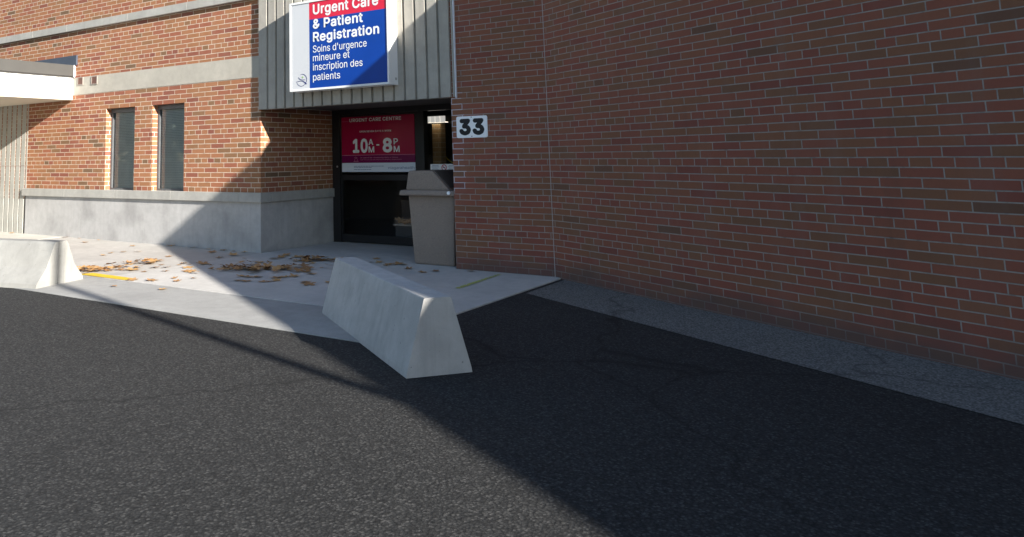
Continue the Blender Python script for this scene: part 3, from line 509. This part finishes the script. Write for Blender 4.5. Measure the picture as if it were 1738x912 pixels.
# entrance recess: soffit, vestibule shell behind the doors
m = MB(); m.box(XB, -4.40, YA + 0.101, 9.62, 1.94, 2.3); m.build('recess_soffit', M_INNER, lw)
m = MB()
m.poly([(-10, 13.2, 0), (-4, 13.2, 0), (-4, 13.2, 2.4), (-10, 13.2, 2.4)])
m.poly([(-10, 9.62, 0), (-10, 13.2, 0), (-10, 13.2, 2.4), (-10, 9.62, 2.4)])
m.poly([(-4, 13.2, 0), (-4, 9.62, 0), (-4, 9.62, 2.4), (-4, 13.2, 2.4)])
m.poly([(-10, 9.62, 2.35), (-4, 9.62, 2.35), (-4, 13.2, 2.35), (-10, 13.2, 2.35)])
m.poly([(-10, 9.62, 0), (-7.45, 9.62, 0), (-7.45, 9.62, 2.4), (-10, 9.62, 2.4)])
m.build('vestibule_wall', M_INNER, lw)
m = MB(); m.poly([(-10, 9.6, 0.002), (-4, 9.6, 0.002), (-4, 13.2, 0.002), (-10, 13.2, 0.002)]); m.build('vestibule_floor', M_INFLOOR, lw)
# windows
for wi, (x0, x1) in enumerate(WIN):
    yb = YA + WD
    f = MB(); t = 0.045
    f.box(x0 + .001, x0 + t, yb - 0.03, yb + 0.03, WZ0, WZ1); f.box(x1 - t * .5, x1 - .001, yb - 0.03, yb + 0.03, WZ0, WZ1)
    f.box(x0 + t, x1 - t * .5, yb - 0.03, yb + 0.03, WZ0, WZ0 + 0.03); f.box(x0 + t, x1 - t * .5, yb - 0.03, yb + 0.03, WZ1 - 0.07, WZ1 - .001)
    fr = f.build('window', M_WFRAME, lw)
    tag(fr, ['narrow left window with closed grey blinds', 'narrow right window with closed grey blinds'][wi])
    g = MB(); pane(g, x0 + t, x1 - t * .5, yb, WZ0 + 0.03, WZ1 - 0.07); g.build('pane', M_GLASS_W, fr)
    bl = MB(); z = WZ0 + 0.02
    while z < WZ1 - 0.03:
        bl.poly([(x0 + 0.05, yb + 0.010, z), (x1 - 0.02, yb + 0.010, z), (x1 - 0.02, yb + 0.020, z + 0.0225), (x0 + 0.05, yb + 0.020, z + 0.0225)])
        z += 0.025
    bl.build('blind', M_BLIND, fr)
    bk = MB(); bk.box(x0 - 0.05, x1 + 0.05, yb + 0.3, yb + 0.34, WZ0 - 0.1, WZ1 + 0.1); bk.build('dark_backing', M_INNER, fr)
# two small vents let into the concrete band
for x0, x1, z0, z1 in ((-11.655, -11.503, 2.508, 2.640), (-11.272, -11.112, 2.494, 2.632)):
    v = MB(); y0 = YA - 0.02
    v.box(x0, x0 + .014, y0, YA, z0, z1); v.box(x1 - .014, x1, y0, YA, z0, z1); v.box(x0 + .014, x1 - .014, y0, YA, z1 - .012, z1); v.box(x0 + .014, x1 - .014, y0, YA, z0, z0 + .012)
    fr = v.build('vent', M_VENTF, lw)
    g = MB(); g.box(x0 + .014, x1 - .014, YA - 0.010, YA - 0.007, z0 + .012, z1 - .012)
    for k in range(6):
        zz = z0 + .016 + k * (z1 - z0 - .03) / 6; g.box(x0 + .014, x1 - .014, YA - 0.016, YA - 0.0105, zz, zz + .01)
    g.build('grille', M_VENT, fr)

# ------------------------------------------------------------------ canopy on the far left
XCN = -11.795
cn = thing('entrance_canopy', 'flat white canopy with grey metal roof edge at the far left', 'canopy', (XCN, YA, 2.28))
m = MB(); m.box(-18, XCN, 4.2, YA - .007, 2.285, 2.648)
for k in range(9): m.box(XCN, XCN + 0.0025, 4.6 + k * 0.36, 4.6 + k * 0.36 + .352, 2.30, 2.648)
m.build('fascia', M_WHITE, cn)
m = MB(); m.box(-18, XCN + 0.048, 4.15, YA - .007, 2.664, 2.855); m.box(-18, XCN + 0.030, 4.17, YA - .007, 2.648, 2.664); m.build('roof_edge', M_ROOFEDGE, cn, bevel=0.004)
m = MB(); m.box(-18, XCN + 0.004, 4.22, YA - .008, 2.268, 2.2845); m.build('soffit', M_SOFFIT, cn)
m = MB(); m.box(-18, -11.69, YA - 0.03, YA - .002, 2.856, 3.024); m.build('wall_flashing', M_FLASH, cn)
m = MB(); m.box(XCN + .0485, XCN + .055, YA - .035, YA - .007, 2.65, 2.858); m.build('sealant_strip', M_CAULK, cn)

# ------------------------------------------------------------------ right wing
rw = thing('brick_building', 'shaded dark red brick wing with an angled wall at the right', 'building', (XC0, YC, 0))
P0 = Vector((XC0, YC, 0)); P1 = Vector((XC1, YC, 0)); P2 = P1 + DD * 34
P3 = Vector((P2.x + 6, P2.y + 10, 0)); P4 = Vector((P3.x, 20, 0)); P5 = Vector((XC0, 20, 0))
m = MB(); u = 0.0
ring = [P5, P0, P1, P2, P3, P4]
ustart = {1: 0.0, 2: (P1 - P0).length + 0.0}
for i in range(6):
    a, b_ = ring[i], ring[(i + 1) % 6]; L = (b_ - a).length
    u0 = {0: -L, 1: 0.0, 2: (P1 - P0).length}.get(i, 0.0)
    m.poly([(a.x, a.y, -0.05), (b_.x, b_.y, -0.05), (b_.x, b_.y, H_R), (a.x, a.y, H_R)], [(u0, -0.05), (u0 + L, -0.05), (u0 + L, H_R), (u0, H_R)])
m.build('wall', M_BRICK_R, rw)
m = MB(); m.poly([(p.x, p.y, H_R - 0.001) for p in ring]); m.build('roof', M_TRIM, rw)
# vent pipe on the flat roof; the sun throws its soft shadow across the left barrier
m = MB(); pc = (8.19, 0.925)
m.prism([(.055 * cos(a * pi / 8), .055 * sin(a * pi / 8)) for a in range(16)], lambda u_, v_, t: (pc[0] + u_, pc[1] + v_, t), H_R, 6.22)
m.build('vent_pipe', M_TRIM, rw)
# control joint where the wall turns
m = MB(); m.box(XC1 - 0.004, XC1 + 0.004, YC - 0.0025, YC + 0.02, 0, H_R - .01); m.build('corner_joint', M_JOINT, rw)

# ------------------------------------------------------------------ entrance doors
ed = thing('entrance_door', 'dark bronze framed glass entrance door with sidelight in the shaded recess', 'door', (-6.0, YD, 0))
m = MB()
m.box(XB + 0.02, -7.30, YD - 0.05, YD + 0.07, 0, 1.94); m.box(-7.30, -4.45, YD - 0.05, YD + 0.07, 1.86, 1.94)
m.box(-5.90, -5.82, YD - 0.05, YD + 0.07, 0.0, 1.86); m.box(-5.82, -4.45, YD - 0.05, YD + 0.07, 0.0, 0.12); m.box(-5.82, -4.45, YD - .03, YD + .05, 0.92, 0.99)
m.build('frame', M_BRONZE, ed, bevel=0.004)
m = MB()
m.box(-7.295, -7.272, YD - 0.03, YD + 0.03, 0.012, 1.855); m.box(-5.975, -5.905, YD - 0.03, YD + 0.03, 0.012, 1.855)
m.box(-7.272, -5.975, YD - 0.03, YD + 0.03, 0.012, 0.12); m.box(-7.272, -5.975, YD - 0.03, YD + 0.03, 1.835, 1.855); m.box(-7.272, -5.975, YD - .028, YD + .028, 0.90, 0.98)
leafd = m.build('door_leaf', M_BRONZE, ed, bevel=0.003)
m = MB(); pane(m, -7.272, -5.975, YD, 0.12, 0.90); pane(m, -7.272, -5.975, YD, 0.98, 1.835); m.build('door_glass', M_GLASS_D, leafd)
m = MB(); m.disc((-7.345, YD - 0.058, 1.10), 0.014, 'y', 12, 0.01); m.build('lock', M_DOT, ed)
m = MB(); pane(m, -5.82, -4.46, YD, 0.12, 0.92); pane(m, -5.82, -4.46, YD, 0.99, 1.86); m.build('sidelight_glass', M_GLASS_D, ed)

# behind the glass; pillar and panel are added stand-ins for a mirrored canopy
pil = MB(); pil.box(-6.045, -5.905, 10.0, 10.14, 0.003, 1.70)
o = pil.build('pillar_reflection_standin', M_BRICK_P); tag(o, 'added tan brick pillar behind the sidelight glass, standing in for a mirrored pillar', 'pillar')  # stands in for the reflection of a sunlit pillar opposite
lp = thing('canopy_reflection_panel', 'added glowing white panel of four bays, standing in for a mirrored canopy edge', 'light', (-6.0, 9.95, 1.715))  # glowing stand-in for a canopy reflection, not a fitting indoors
m = MB(); m.box(-6.105, -5.768, 9.925, 10.14, 1.722, 1.81); m.build('added_panel_backing', M_TRIM, lp)
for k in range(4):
    m = MB(); a = -6.101 + k * 0.083; m.box(a, a + 0.076, 9.912, 9.924, 1.715, 1.806); m.build('added_glow', M_MIRROR_GLOW, lp)
m = MB(); m.box(-6.10, -5.77, 9.926, 9.995, 1.715, 1.721); m.build('added_glow', M_PILLAR_FILL, lp)  # glowing strip added only to light the pillar front
def tube(m, pts, r, n=6):
    P = [Vector(p) for p in pts]; rings = []
    for i, p in enumerate(P):
        d = (P[min(i + 1, len(P) - 1)] - P[max(i - 1, 0)]).normalized()
        a = d.cross(Vector((0, 1, 0.01))).normalized(); b_ = d.cross(a)
        rings.append([p + a * r * cos(2 * pi * k / n) + b_ * r * sin(2 * pi * k / n) for k in range(n)])
    for i in range(len(P) - 1):
        for k in range(n):
            j = (k + 1) % n; m.poly([rings[i][k], rings[i][j], rings[i + 1][j], rings[i + 1][k]])
m = MB(); tube(m, [(-6.06, 10.2, 1.282), (-6.03, 10.2, 1.286), (-5.99, 10.2, 1.27), (-5.95, 10.2, 1.225), (-5.91, 10.2, 1.18), (-5.86, 10.2, 1.145), (-5.81, 10.2, 1.12), (-5.70, 10.2, 1.08)], 0.0085)
tag(m.build('cord', M_YELLOW, smooth=True), 'yellow cord sagging behind the sidelight glass above the no smoking notice', 'cord')
bd = thing('leaf_patch_standin', 'added low dark brown bench with dry leaves behind the door glass, standing in for a likely reflection of leaves', 'bench', (-6.3, 9.8, 0))  # added bench; the leaf patch is likely a reflection of sunlit leaves outside
m = MB(); m.box(-6.52, -5.98, 9.86, 9.89, 0.004, 0.60); m.build('backboard', M_BOARD, bd)
m = MB(); m.box(-6.52, -5.98, 9.62, 9.859, 0.255, 0.272); m.build('top', M_TRIM, bd)
m = MB(); m.box(-6.50, -6.0, 9.66, 9.859, 0.004, 0.2545); m.build('base', M_INNER, bd)

# ------------------------------------------------------------------ poster on the door
YQ = YD - 0.036
ps = thing('poster', 'crimson opening hours poster on the glass door reading 10 AM - 8 PM', 'poster', (-6.62, YQ, 1.02))
def part(name, mat, parent, *boxes, **kw):
    m = MB()
    for b_ in boxes: m.box(*b_)
    return m.build(name, mat, parent, **kw)
part('red_field', M_POST_R, ps, (-7.268, -5.978, YQ, YQ + .005, 1.262, 1.826))
part('purple_strip', M_POST_P, ps, (-7.268, -5.978, YQ, YQ + .005, 1.152, 1.2615))
part('white_strip', M_POST_W, ps, (-7.268, -5.978, YQ, YQ + .005, 1.021, 1.1515))
m = MB(); m.box(-7.266, -5.98, YQ - .0012, YQ - .0002, 1.261, 1.267); m.box(-7.266, -7.135, YQ - .0012, YQ - .0002, 1.762, 1.765); m.build('divider', M_POST_PINK, ps)
yl = YQ - .0015
for args in (('URGENT CARE CENTRE', -7.118, 1.753, yl, 0.92, 0.050, 0.018), ('OPEN SEVEN DAYS A WEEK', -6.935, 1.595, yl, 0.565, 0.024, 0.012),
             ('10', -7.06, 1.298, yl, 0.27, 0.205, 0.034), ('A', -6.775, 1.408, yl, 0.085, 0.086, 0.016), ('M', -6.775, 1.300, yl, 0.10, 0.088, 0.016),
             ('8', -6.525, 1.298, yl, 0.165, 0.205, 0.034), ('P', -6.335, 1.408, yl, 0.075, 0.086, 0.016), ('M', -6.335, 1.300, yl, 0.10, 0.088, 0.016)):
    lettering(ps, M_LETTER, *args)
m = MB(); m.box(-6.635, -6.585, yl, yl + .001, 1.398, 1.416); m.build('dash', M_LETTER, ps)
lettering(ps, M_POST_PINK, 'In case of life-threatening injury or illness,', -6.925, 1.218, yl, 0.665, 0.018, 0.012)
lettering(ps, M_POST_PINK, 'call 911 or visit the nearest Emergency Department', -6.925, 1.190, yl, 0.72, 0.014, 0.004)
m = MB()
for a in (0, .045, .09):   # outlined beacon
    m.stroke([(-7.04 + a * .5, 1.245 - .01 * (a != .045)), (-7.04 + .045 + (a - .045) * .3, 1.228)], .003, yl)
m.stroke([(-7.03, 1.178), (-7.03, 1.205), (-7.015, 1.222), (-6.995, 1.222), (-6.98, 1.205), (-6.98, 1.178)], .004, yl); m.stroke([(-7.05, 1.175), (-6.96, 1.175)], .007, yl)
m.build('beacon_symbol', M_POST_PINK, ps)
lettering(ps, M_POST_TXT, 'niagarahealth', -6.435, 1.062, yl, 0.44, 0.036, -0.004)
m = MB()
for zz, w in ((1.100, .52), (1.083, .31), (1.052, .29)):   # lines of small print, too small to read
    x = -7.045
    rr = random.Random(int(zz * 1000))
    while x < -7.045 + w:
        l = rr.uniform(.02, .06); m.box(x, x + l, yl, yl + .001, zz, zz + .007); x += l + .008
m.build('small_print', M_POST_TXT, ps)

# ------------------------------------------------------------------ no smoking notice on the sidelight
YN = YD - 0.06
ns = thing('no_smoking_sign', 'small white no smoking notice with a red barred circle beside the bin lid', 'sign', (-5.55, YN, 1.03))
part('sheet', M_PLATE, ns, (-5.72, -5.27, YN, YN + .006, 1.030, 1.126))
m = MB(); cx, cz, r = -5.505, 1.079, 0.036; yy = YN - .001
m.stroke([(cx + r * cos(k * pi / 12), cz + r * sin(k * pi / 12)) for k in range(25)], .010, yy); m.stroke([(cx - .025, cz + .025), (cx + .025, cz - .025)], .009, yy - .0006)
m.build('barred_circle', M_REDINK, ns)
m = MB(); m.box(cx - .022, cx + .014, yy, yy + .0008, cz - .005, cz + .005); m.stroke([(cx + .014, cz), (cx + .02, cz + .008), (cx + .014, cz + .016)], .003, yy)
for k in range(4):
    for a in (-5.70, -5.44):
        m.box(a + .01 * (k % 2), a + .12 - .012 * ((k + 1) % 3), yy, yy + .0008, 1.050 + k * .018, 1.054 + k * .018)
m.build('print', M_POST_TXT, ns)

# ------------------------------------------------------------------ box sign
YS = YP - 0.18
bs = thing('box_sign', 'large white framed sign with red and blue face on the ribbed entrance panel', 'sign', (-5.94, YS, 2.09))
SX0, SX1, SZ0, SZ1 = -6.722, -5.172, 2.080, 3.232
m = MB(); m.box(SX0, SX1, YS + 0.012, YP - .001, SZ0, SZ1); m.build('cabinet', M_WHITE, bs)
m = MB(); fw = 0.026
for b_ in ((SX0, SX1, YS - .004, YS + .0115, SZ0, SZ0 + fw), (SX0, SX1, YS - .004, YS + .0115, SZ1 - fw, SZ1), (SX0, SX0 + fw, YS - .004, YS + .0115, SZ0 + fw, SZ1 - fw), (SX1 - fw, SX1, YS - .004, YS + .0115, SZ0 + fw, SZ1 - fw)): m.box(*b_)
m.build('frame', M_WHITE, bs, bevel=0.003)
XL = -6.392
part('white_panel', M_SIGNW, bs, (SX0 + fw, XL, YS + .004, YS + .0118, SZ0 + fw, SZ1 - fw))
part('red_panel', M_SIGNR, bs, (XL, SX1 - fw, YS + .004, YS + .0118, 2.984, SZ1 - fw))
part('blue_panel', M_SIGNB, bs, (XL, SX1 - fw, YS + .004, YS + .0118, SZ0 + fw, 2.9838))
y = YS + .0025
for args in (('Urgent Care', -6.328, 3.041, y, 1.015, 0.130, 0.023), ('& Patient', -6.330, 2.858, y, 0.785, 0.124, 0.023), ('Registration', -6.330, 2.692, y, 1.022, 0.124, 0.023),
             ("Soins d'urgence", -6.333, 2.556, y, 0.838, 0.088, 0.002), ('mineure et', -6.334, 2.444, y, 0.58, 0.088, 0.002),
             ('inscription des', -6.335, 2.327, y, 0.774, 0.088, 0.002), ('patients', -6.336, 2.201, y, 0.432, 0.088, 0.002)):
    lettering(bs, M_LETTER, *args)
# emblem: two leaf-like arcs within a ring
m = MB(); cx, cz = -6.522, 2.218
def ab(pts): return [(cx + (px - 415) * .00051, cz - (pz - 490) * .00046) for px, pz in pts]
m.stroke(ab([(365, 335), (430, 318), (500, 340), (555, 395), (580, 460), (570, 530), (530, 590), (470, 640), (400, 655), (330, 635), (280, 590), (248, 525)]), [.003, .007, .008, .008, .008, .007, .006, .006, .006, .006, .005, .004], y)
m.stroke(ab([(240, 520), (320, 512), (400, 505), (460, 520), (520, 560), (570, 605)]), [.004, .006, .008, .010, .013, .016], y - .0006)
m.stroke(ab([(308, 400), (340, 445), (390, 470), (450, 480), (545, 482)]), [.008, .008, .007, .006, .003], y - .0012)
m.build('emblem', M_LOGO, bs)
m = MB(); m.disc((cx + .016, y - .001, cz + .038), 0.012, 'y', 12, .001); m.build('emblem_dot', M_LOGO2, bs)
m = MB(); m.box(SX1, SX1 + .003, YP - .06, YP - .035, 2.135, 2.165); m.build('latch', M_TRIM, bs)

# ------------------------------------------------------------------ house number
np_ = thing('number_plate', 'white plate with black number 33 on the red brick beside the entrance', 'sign', (-4.22, YC, 1.43))
def rrect(x0, x1, z0, z1, r, n=5):
    P = []
    for cx_, cz_, a0 in ((x1 - r, z1 - r, 0), (x0 + r, z1 - r, 90), (x0 + r, z0 + r, 180), (x1 - r, z0 + r, 270)):
        P += [(cx_ + r * cos(radians(a0 + 90 * k / n)), cz_ + r * sin(radians(a0 + 90 * k / n))) for k in range(n + 1)]
    return P
m = MB(); m.prism(rrect(-4.413, -4.030, 1.432, 1.672, 0.022), lambda a, b_, t: (a, t, b_), YC - .001, YC - .011); m.build('plate', M_PLATE, np_)
m = MB(); text_mb(m, '33', -4.378, 1.462, YC - .0125, 0.312, 0.182, 0.052); m.build('digits', M_BLACK, np_)
for z in (1.448, 1.660):
    m = MB(); m.disc((-4.222, YC - .014, z), 0.0055, 'y', 10, .003); m.build('screw', M_BLACK, np_)

# ------------------------------------------------------------------ waste bin
wb = thing('waste_bin', 'speckled beige plastic waste bin with hooded lid against the red brick corner', 'bin', (-4.84, 8.2, 0))
def frustum(m, z0, r0, z1, r1, cap=True):
    a = [(r0[0], r0[2], z0), (r0[1], r0[2], z0), (r0[1], r0[3], z0), (r0[0], r0[3], z0)]
    b_ = [(r1[0], r1[2], z1), (r1[1], r1[2], z1), (r1[1], r1[3], z1), (r1[0], r1[3], z1)]
    for i in range(4):
        j = (i + 1) % 4; m.poly([a[i], a[j], b_[j], b_[i]])
    if cap: m.poly(a[::-1]); m.poly(b_)
m = MB(); frustum(m, 0.0, (-5.105, -4.575, 7.965, 8.44), 0.80, (-5.15, -4.53, 7.93, 8.47)); m.build('body', M_BIN, wb, bevel=0.022, smooth=False)
m = MB(); frustum(m, 0.785, (-5.235, -4.485, 7.86, 8.54), 0.848, (-5.225, -4.495, 7.87, 8.53)); m.build('rim', M_BIN, wb, bevel=0.02)
m = MB(); m.prism([(-5.165, .846), (-4.575, .846), (-4.80, 1.070), (-5.125, 1.070)], lambda a, b_, t: (a, t, b_), 7.91, 8.48); m.build('hood', M_BIN, wb, bevel=0.014)
m = MB(); m.prism([(-4.605, .880), (-4.600, .886), (-4.790, 1.072), (-4.795, 1.066)], lambda a, b_, t: (a, t, b_), 7.96, 8.43); m.build('flap', M_BINDARK, wb)
m = MB(); m.disc((-4.556, 7.845, .822), 0.020, 'y', 16, .018); m.build('plug', M_PLATE, wb)

# ------------------------------------------------------------------ concrete barriers
def barrier(label, cx_, cy_, ang, length, key, flare=1.0):
    """low flared barrier; (cx_, cy_) is the middle of its near end, ang the way it runs from there"""
    d = Vector((cos(ang), sin(ang), 0)); s = Vector((-d.y, d.x, 0))
    prof = [(-.335, -.01), (.335, -.01), (.325, .035), (.200, .175), (.095, .405), (.075, .425), (-.075, .425), (-.095, .405), (-.200, .175), (-.325, .035)]
    prof = [(a if abs(a) < .15 else math.copysign(.09 + (abs(a) - .09) * flare, a), z) for a, z in prof]
    if not key: prof = [(-.205, -.01), (.205, -.01), (.200, .02), (.086, .420), (.080, .425), (-.080, .425), (-.086, .420), (-.200, .02)]
    m = MB()
    c = Vector((cx_, cy_, 0))
    def P(a, z, t): q = c + d * t + s * a; return (q.x, q.y, z)
    if key:
        # vertical keyway down the middle of the end face, built as a rounded groove
        kw, kd = 0.040, 0.012
        g = [(-kw, 0), (-kw * .55, kd * .75), (0, kd), (kw * .55, kd * .75), (kw, 0)]
        for j in range(4):
            m.poly([P(g[j][0], -.01, g[j][1]), P(g[j + 1][0], -.01, g[j + 1][1]), P(g[j + 1][0], .425, g[j + 1][1]), P(g[j][0], .425, g[j][1])])
        for sg in (-1, 1):
            h = [(sg * .335, -.01), (sg * .325, .035), (sg * .2, .175), (sg * .095, .405), (sg * .075, .425), (sg * kw, .425), (sg * kw, -.01)]
            m.poly([P(a, z, 0) for a, z in h])
        m.poly([P(-.075, .425, length), P(.075, .425, length), P(.075, .425, 0), P(kw, .425, 0), P(0, .425, kd), P(-kw, .425, 0), P(-.075, .425, 0)])
    for i in range(len(prof)):
        j = (i + 1) % len(prof)
        if key and i == 5: continue
        m.poly([P(*prof[i], 0), P(*prof[j], 0), P(*prof[j], length), P(*prof[i], length)])
    m.poly([P(*p, length) for p in prof])
    if not key: m.poly([P(*p, 0) for p in prof][::-1])
    o = m.build('concrete_barrier', M_CONC_BARR if key else M_CONC_BARR_SHADE, bevel=0)
    bm = bmesh.new(); bm.from_mesh(o.data); bmesh.ops.recalc_face_normals(bm, faces=bm.faces); bm.to_mesh(o.data); bm.free()
    return tag(o, label, 'barrier', 'low concrete barriers in front of the entrance')
barrier('pale sunlit concrete barrier at the far left, its flared end facing the leaves', -7.469, 4.891, radians(180 + 13.8), 3.0, True)
barrier('shaded concrete barrier in front of the bin, running away from the entrance', -4.07, 5.30, radians(-37), 2.0, False, .60)

# ------------------------------------------------------------------ wood across the car park, mirrored in the window glass
M_FOL = plain('autumn_foliage', (0.075, 0.075, 0.028), 0.8, 0.5, 0.6)
rt = random.Random(3); m = MB()
for k in range(34):
    cx_, cy_ = -75 + k * 2.1 + rt.uniform(-1, 1), -34 + rt.uniform(-5, 4); hh = rt.uniform(6, 10); rr = rt.uniform(2.0, 3.4)
    m.prism([(.2 * cos(a * pi / 3), .2 * sin(a * pi / 3)) for a in range(6)], lambda u_, v_, t: (cx_ + u_, cy_ + v_, t), 0, hh * .6)
    for q in range(260):
        d = Vector((rt.gauss(0, 1), rt.gauss(0, 1), rt.gauss(0, 1))).normalized() * rt.uniform(.45, 1) ** .5
        p = Vector((cx_ + d.x * rr, cy_ + d.y * rr, hh * .56 + d.z * hh * .46))
        a, b_ = Vector((rt.gauss(0, 1), rt.gauss(0, 1), rt.gauss(0, 1))).normalized() * .42, Vector((rt.gauss(0, 1), rt.gauss(0, 1), rt.gauss(0, 1))).normalized() * .42
        m.poly([p - a, p - b_, p + a, p + b_])
o = m.build('distant_wood', M_FOL, merge=False); tag(o, 'far row of autumn trees across the car park, mirrored in the window glass', 'trees', None, 'stuff')

# ------------------------------------------------------------------ fallen leaves
rnd = random.Random(7)
def leaf_mesh(seed):
    r_ = random.Random(seed); me = bpy.data.meshes.new('dry_leaf'); bm = bmesh.new()
    # five-lobed outline, radius by angle
    N = 30; out = []
    for k in range(N):
        a = 2 * pi * k / N
        lobe = abs(cos(2.5 * (a - pi / 2)))
        rad = 0.035 + 0.045 * lobe ** 1.3 + r_.uniform(-.004, .006)
        if abs(((a - 3 * pi / 2 + pi) % (2 * pi)) - pi) < .25: rad = .022
        out.append((rad * cos(a), rad * sin(a)))
    cu, cv, tw = r_.uniform(0.3, 3.0), r_.uniform(-1.2, 2.2), r_.uniform(-2, 2)
    def zf(x, y): return cu * x * x + cv * y * y + tw * x * y + r_.uniform(0, .004)
    c = bm.verts.new((0, 0, 0.002)); mid = [bm.verts.new((x * .55, y * .55, zf(x * .55, y * .55))) for x, y in out]
    rim = [bm.verts.new((x, y, zf(x, y))) for x, y in out]
    for k in range(N):
        j = (k + 1) % N
        bm.faces.new((c, mid[k], mid[j])); bm.faces.new((mid[k], rim[k], rim[j], mid[j]))
    # stalk
    s0 = [bm.verts.new(p) for p in ((-.0015, -.02, .003), (.0015, -.02, .003), (.012 + .002, -.085, .012), (.012 - .002, -.085, .012))]
    bm.faces.new(s0)
    zmin = min(v.co.z for v in bm.verts)
    for v in bm.verts: v.co.z -= zmin
    for f in bm.faces: f.smooth = True
    bm.to_mesh(me); bm.free(); me.materials.append(M_LEAF)
    return me
LM = [leaf_mesh(s) for s in range(8)]
placed = 0
def leaf(x, y, label, group, z=0.004, tilt=0.11, sc=None):
    global placed
    placed += 1
    o = bpy.data.objects.new('dry_leaf', rnd.choice(LM)); COL.objects.link(o)
    s = sc or rnd.choice((rnd.uniform(.35, .65), rnd.uniform(.6, 1.0), rnd.uniform(.65, 1.15)))
    o.scale = (s, s * rnd.uniform(.8, 1.1), s * rnd.uniform(.4, 1.0))
    tx, ty = rnd.uniform(-tilt, tilt), rnd.uniform(-tilt, tilt)
    o.rotation_euler = (tx, ty, rnd.uniform(0, 2 * pi))
    o.location = (x, y, z + 0.035 * s * (abs(tx) + abs(ty)))
    return tag(o, label, 'leaf', group)
SUN_L = [(-13.38, 7.78), (-11.82, 7.8), (-11.42, 7.8), (-10.91, 7.8), (-10.78, 7.47), (-9.1, 6.59), (-9.69, 7.52), (-9.19, 6.98), (-9.02, 7.08), (-8.14, 6.66), (-7.96, 6.56), (-9.24, 6.81), (-7.6, 5.9), (-7.67, 5.91), (-7.36, 5.88), (-7.19, 6.03), (-6.98, 5.42), (-6.79, 5.05), (-6.68, 5.73), (-6.76, 5.5), (-7.41, 6.23), (-7.53, 6.16), (-7.77, 6.08), (-7.95, 5.97), (-7.66, 6.37), (-7.51, 6.58), (-6.97, 6.16), (-6.89, 6.15), (-6.23, 5.2), (-6.5, 5.84), (-6.5, 5.61), (-7.19, 6.36), (-7.47, 6.48), (-8.21, 6.95), (-6.86, 5.58)]
for x, y in SUN_L: leaf(x, y, 'dry orange brown leaf lying loose on the sunlit pavement', 'loose leaves in the sun')
SH_L = [(-9.2, 7.8), (-8.71, 7.8), (-8.38, 7.79), (-8.1, 7.8), (-7.89, 7.78), (-8.05, 7.54), (-7.56, 7.46), (-7.67, 7.77), (-7.54, 7.2), (-7.21, 7.31), (-7.0, 7.05), (-6.78, 7.12), (-6.96, 7.79), (-7.26, 6.66), (-7.37, 6.54), (-5.98, 5.96), (-5.88, 5.98), (-6.15, 6.19), (-6.06, 6.19), (-5.98, 6.24), (-5.7, 6.04), (-5.65, 6.07), (-5.64, 6.12), (-5.63, 6.17), (-5.76, 6.32), (-5.71, 6.4), (-5.66, 6.48), (-5.3, 6.24), (-5.18, 6.14), (-5.76, 6.81), (-5.62, 6.7), (-6.84, 7.59), (-6.84, 7.46), (-6.15, 7.36), (-5.83, 7.14), (-5.19, 6.57), (-5.09, 6.36), (-5.51, 7.84), (-5.28, 7.63), (-5.6, 7.79), (-5.3, 7.73), (-5.24, 7.82), (-4.93, 7.56), (-4.65, 7.41), (-4.58, 7.55), (-4.25, 7.75), (-5.16, 7.81), (-5.73, 8.09), (-6.7, 7.73), (-6.37, 6.83)]
for x, y in SH_L: leaf(x, y, 'dry brown leaf lying loose on the shaded pavement by the entrance', 'loose leaves in the shade')
def drift(cx_, cy_, rx, ry, ang, n, label, group, hz=.03):
    knots = [(rnd.uniform(-.75, .75) * rx, rnd.uniform(-.7, .7) * ry) for _ in range(6)]
    for k in range(n):
        kx, ky = rnd.choice(knots)
        if rnd.random() < .25: dx, dy = rnd.uniform(-1.5, 1.5) * rx, rnd.uniform(-1.5, 1.5) * ry
        else: dx, dy = kx + rnd.gauss(0, .32) * rx, ky + rnd.gauss(0, .42) * ry
        x = cx_ + dx * cos(ang) - dy * sin(ang); y = cy_ + dx * sin(ang) + dy * cos(ang)
        leaf(x, y, label, group, .004 + rnd.random() * hz, .27)
U = radians(37)     # across the view
drift(-7.98, 5.62, .38, .18, U, 58, 'dry golden leaf in the sunlit drift against the pale barrier end', 'leaves drifted by the yellow paint')
drift(-8.00, 6.24, .22, .09, U, 16, 'dry golden leaf in the small sunlit drift beyond the yellow paint', 'leaves in the small sunlit drift')
drift(-6.30, 6.75, .52, .21, U, 82, 'dry brown leaf in the wide shaded drift left of the centre barrier', 'leaves in the wide shaded drift')
drift(-6.28, 7.58, .32, .12, U, 34, 'dry brown leaf in the shaded drift nearest the glass door', 'leaves drifted before the door')
for k in range(16): leaf(-6.48 + .44 * rnd.random(), 9.66 + .16 * rnd.random(), 'pale dry leaf added on the low brown bench behind the door glass, standing in for a likely mirrored leaf', 'added leaves behind the door glass', .278, .6)
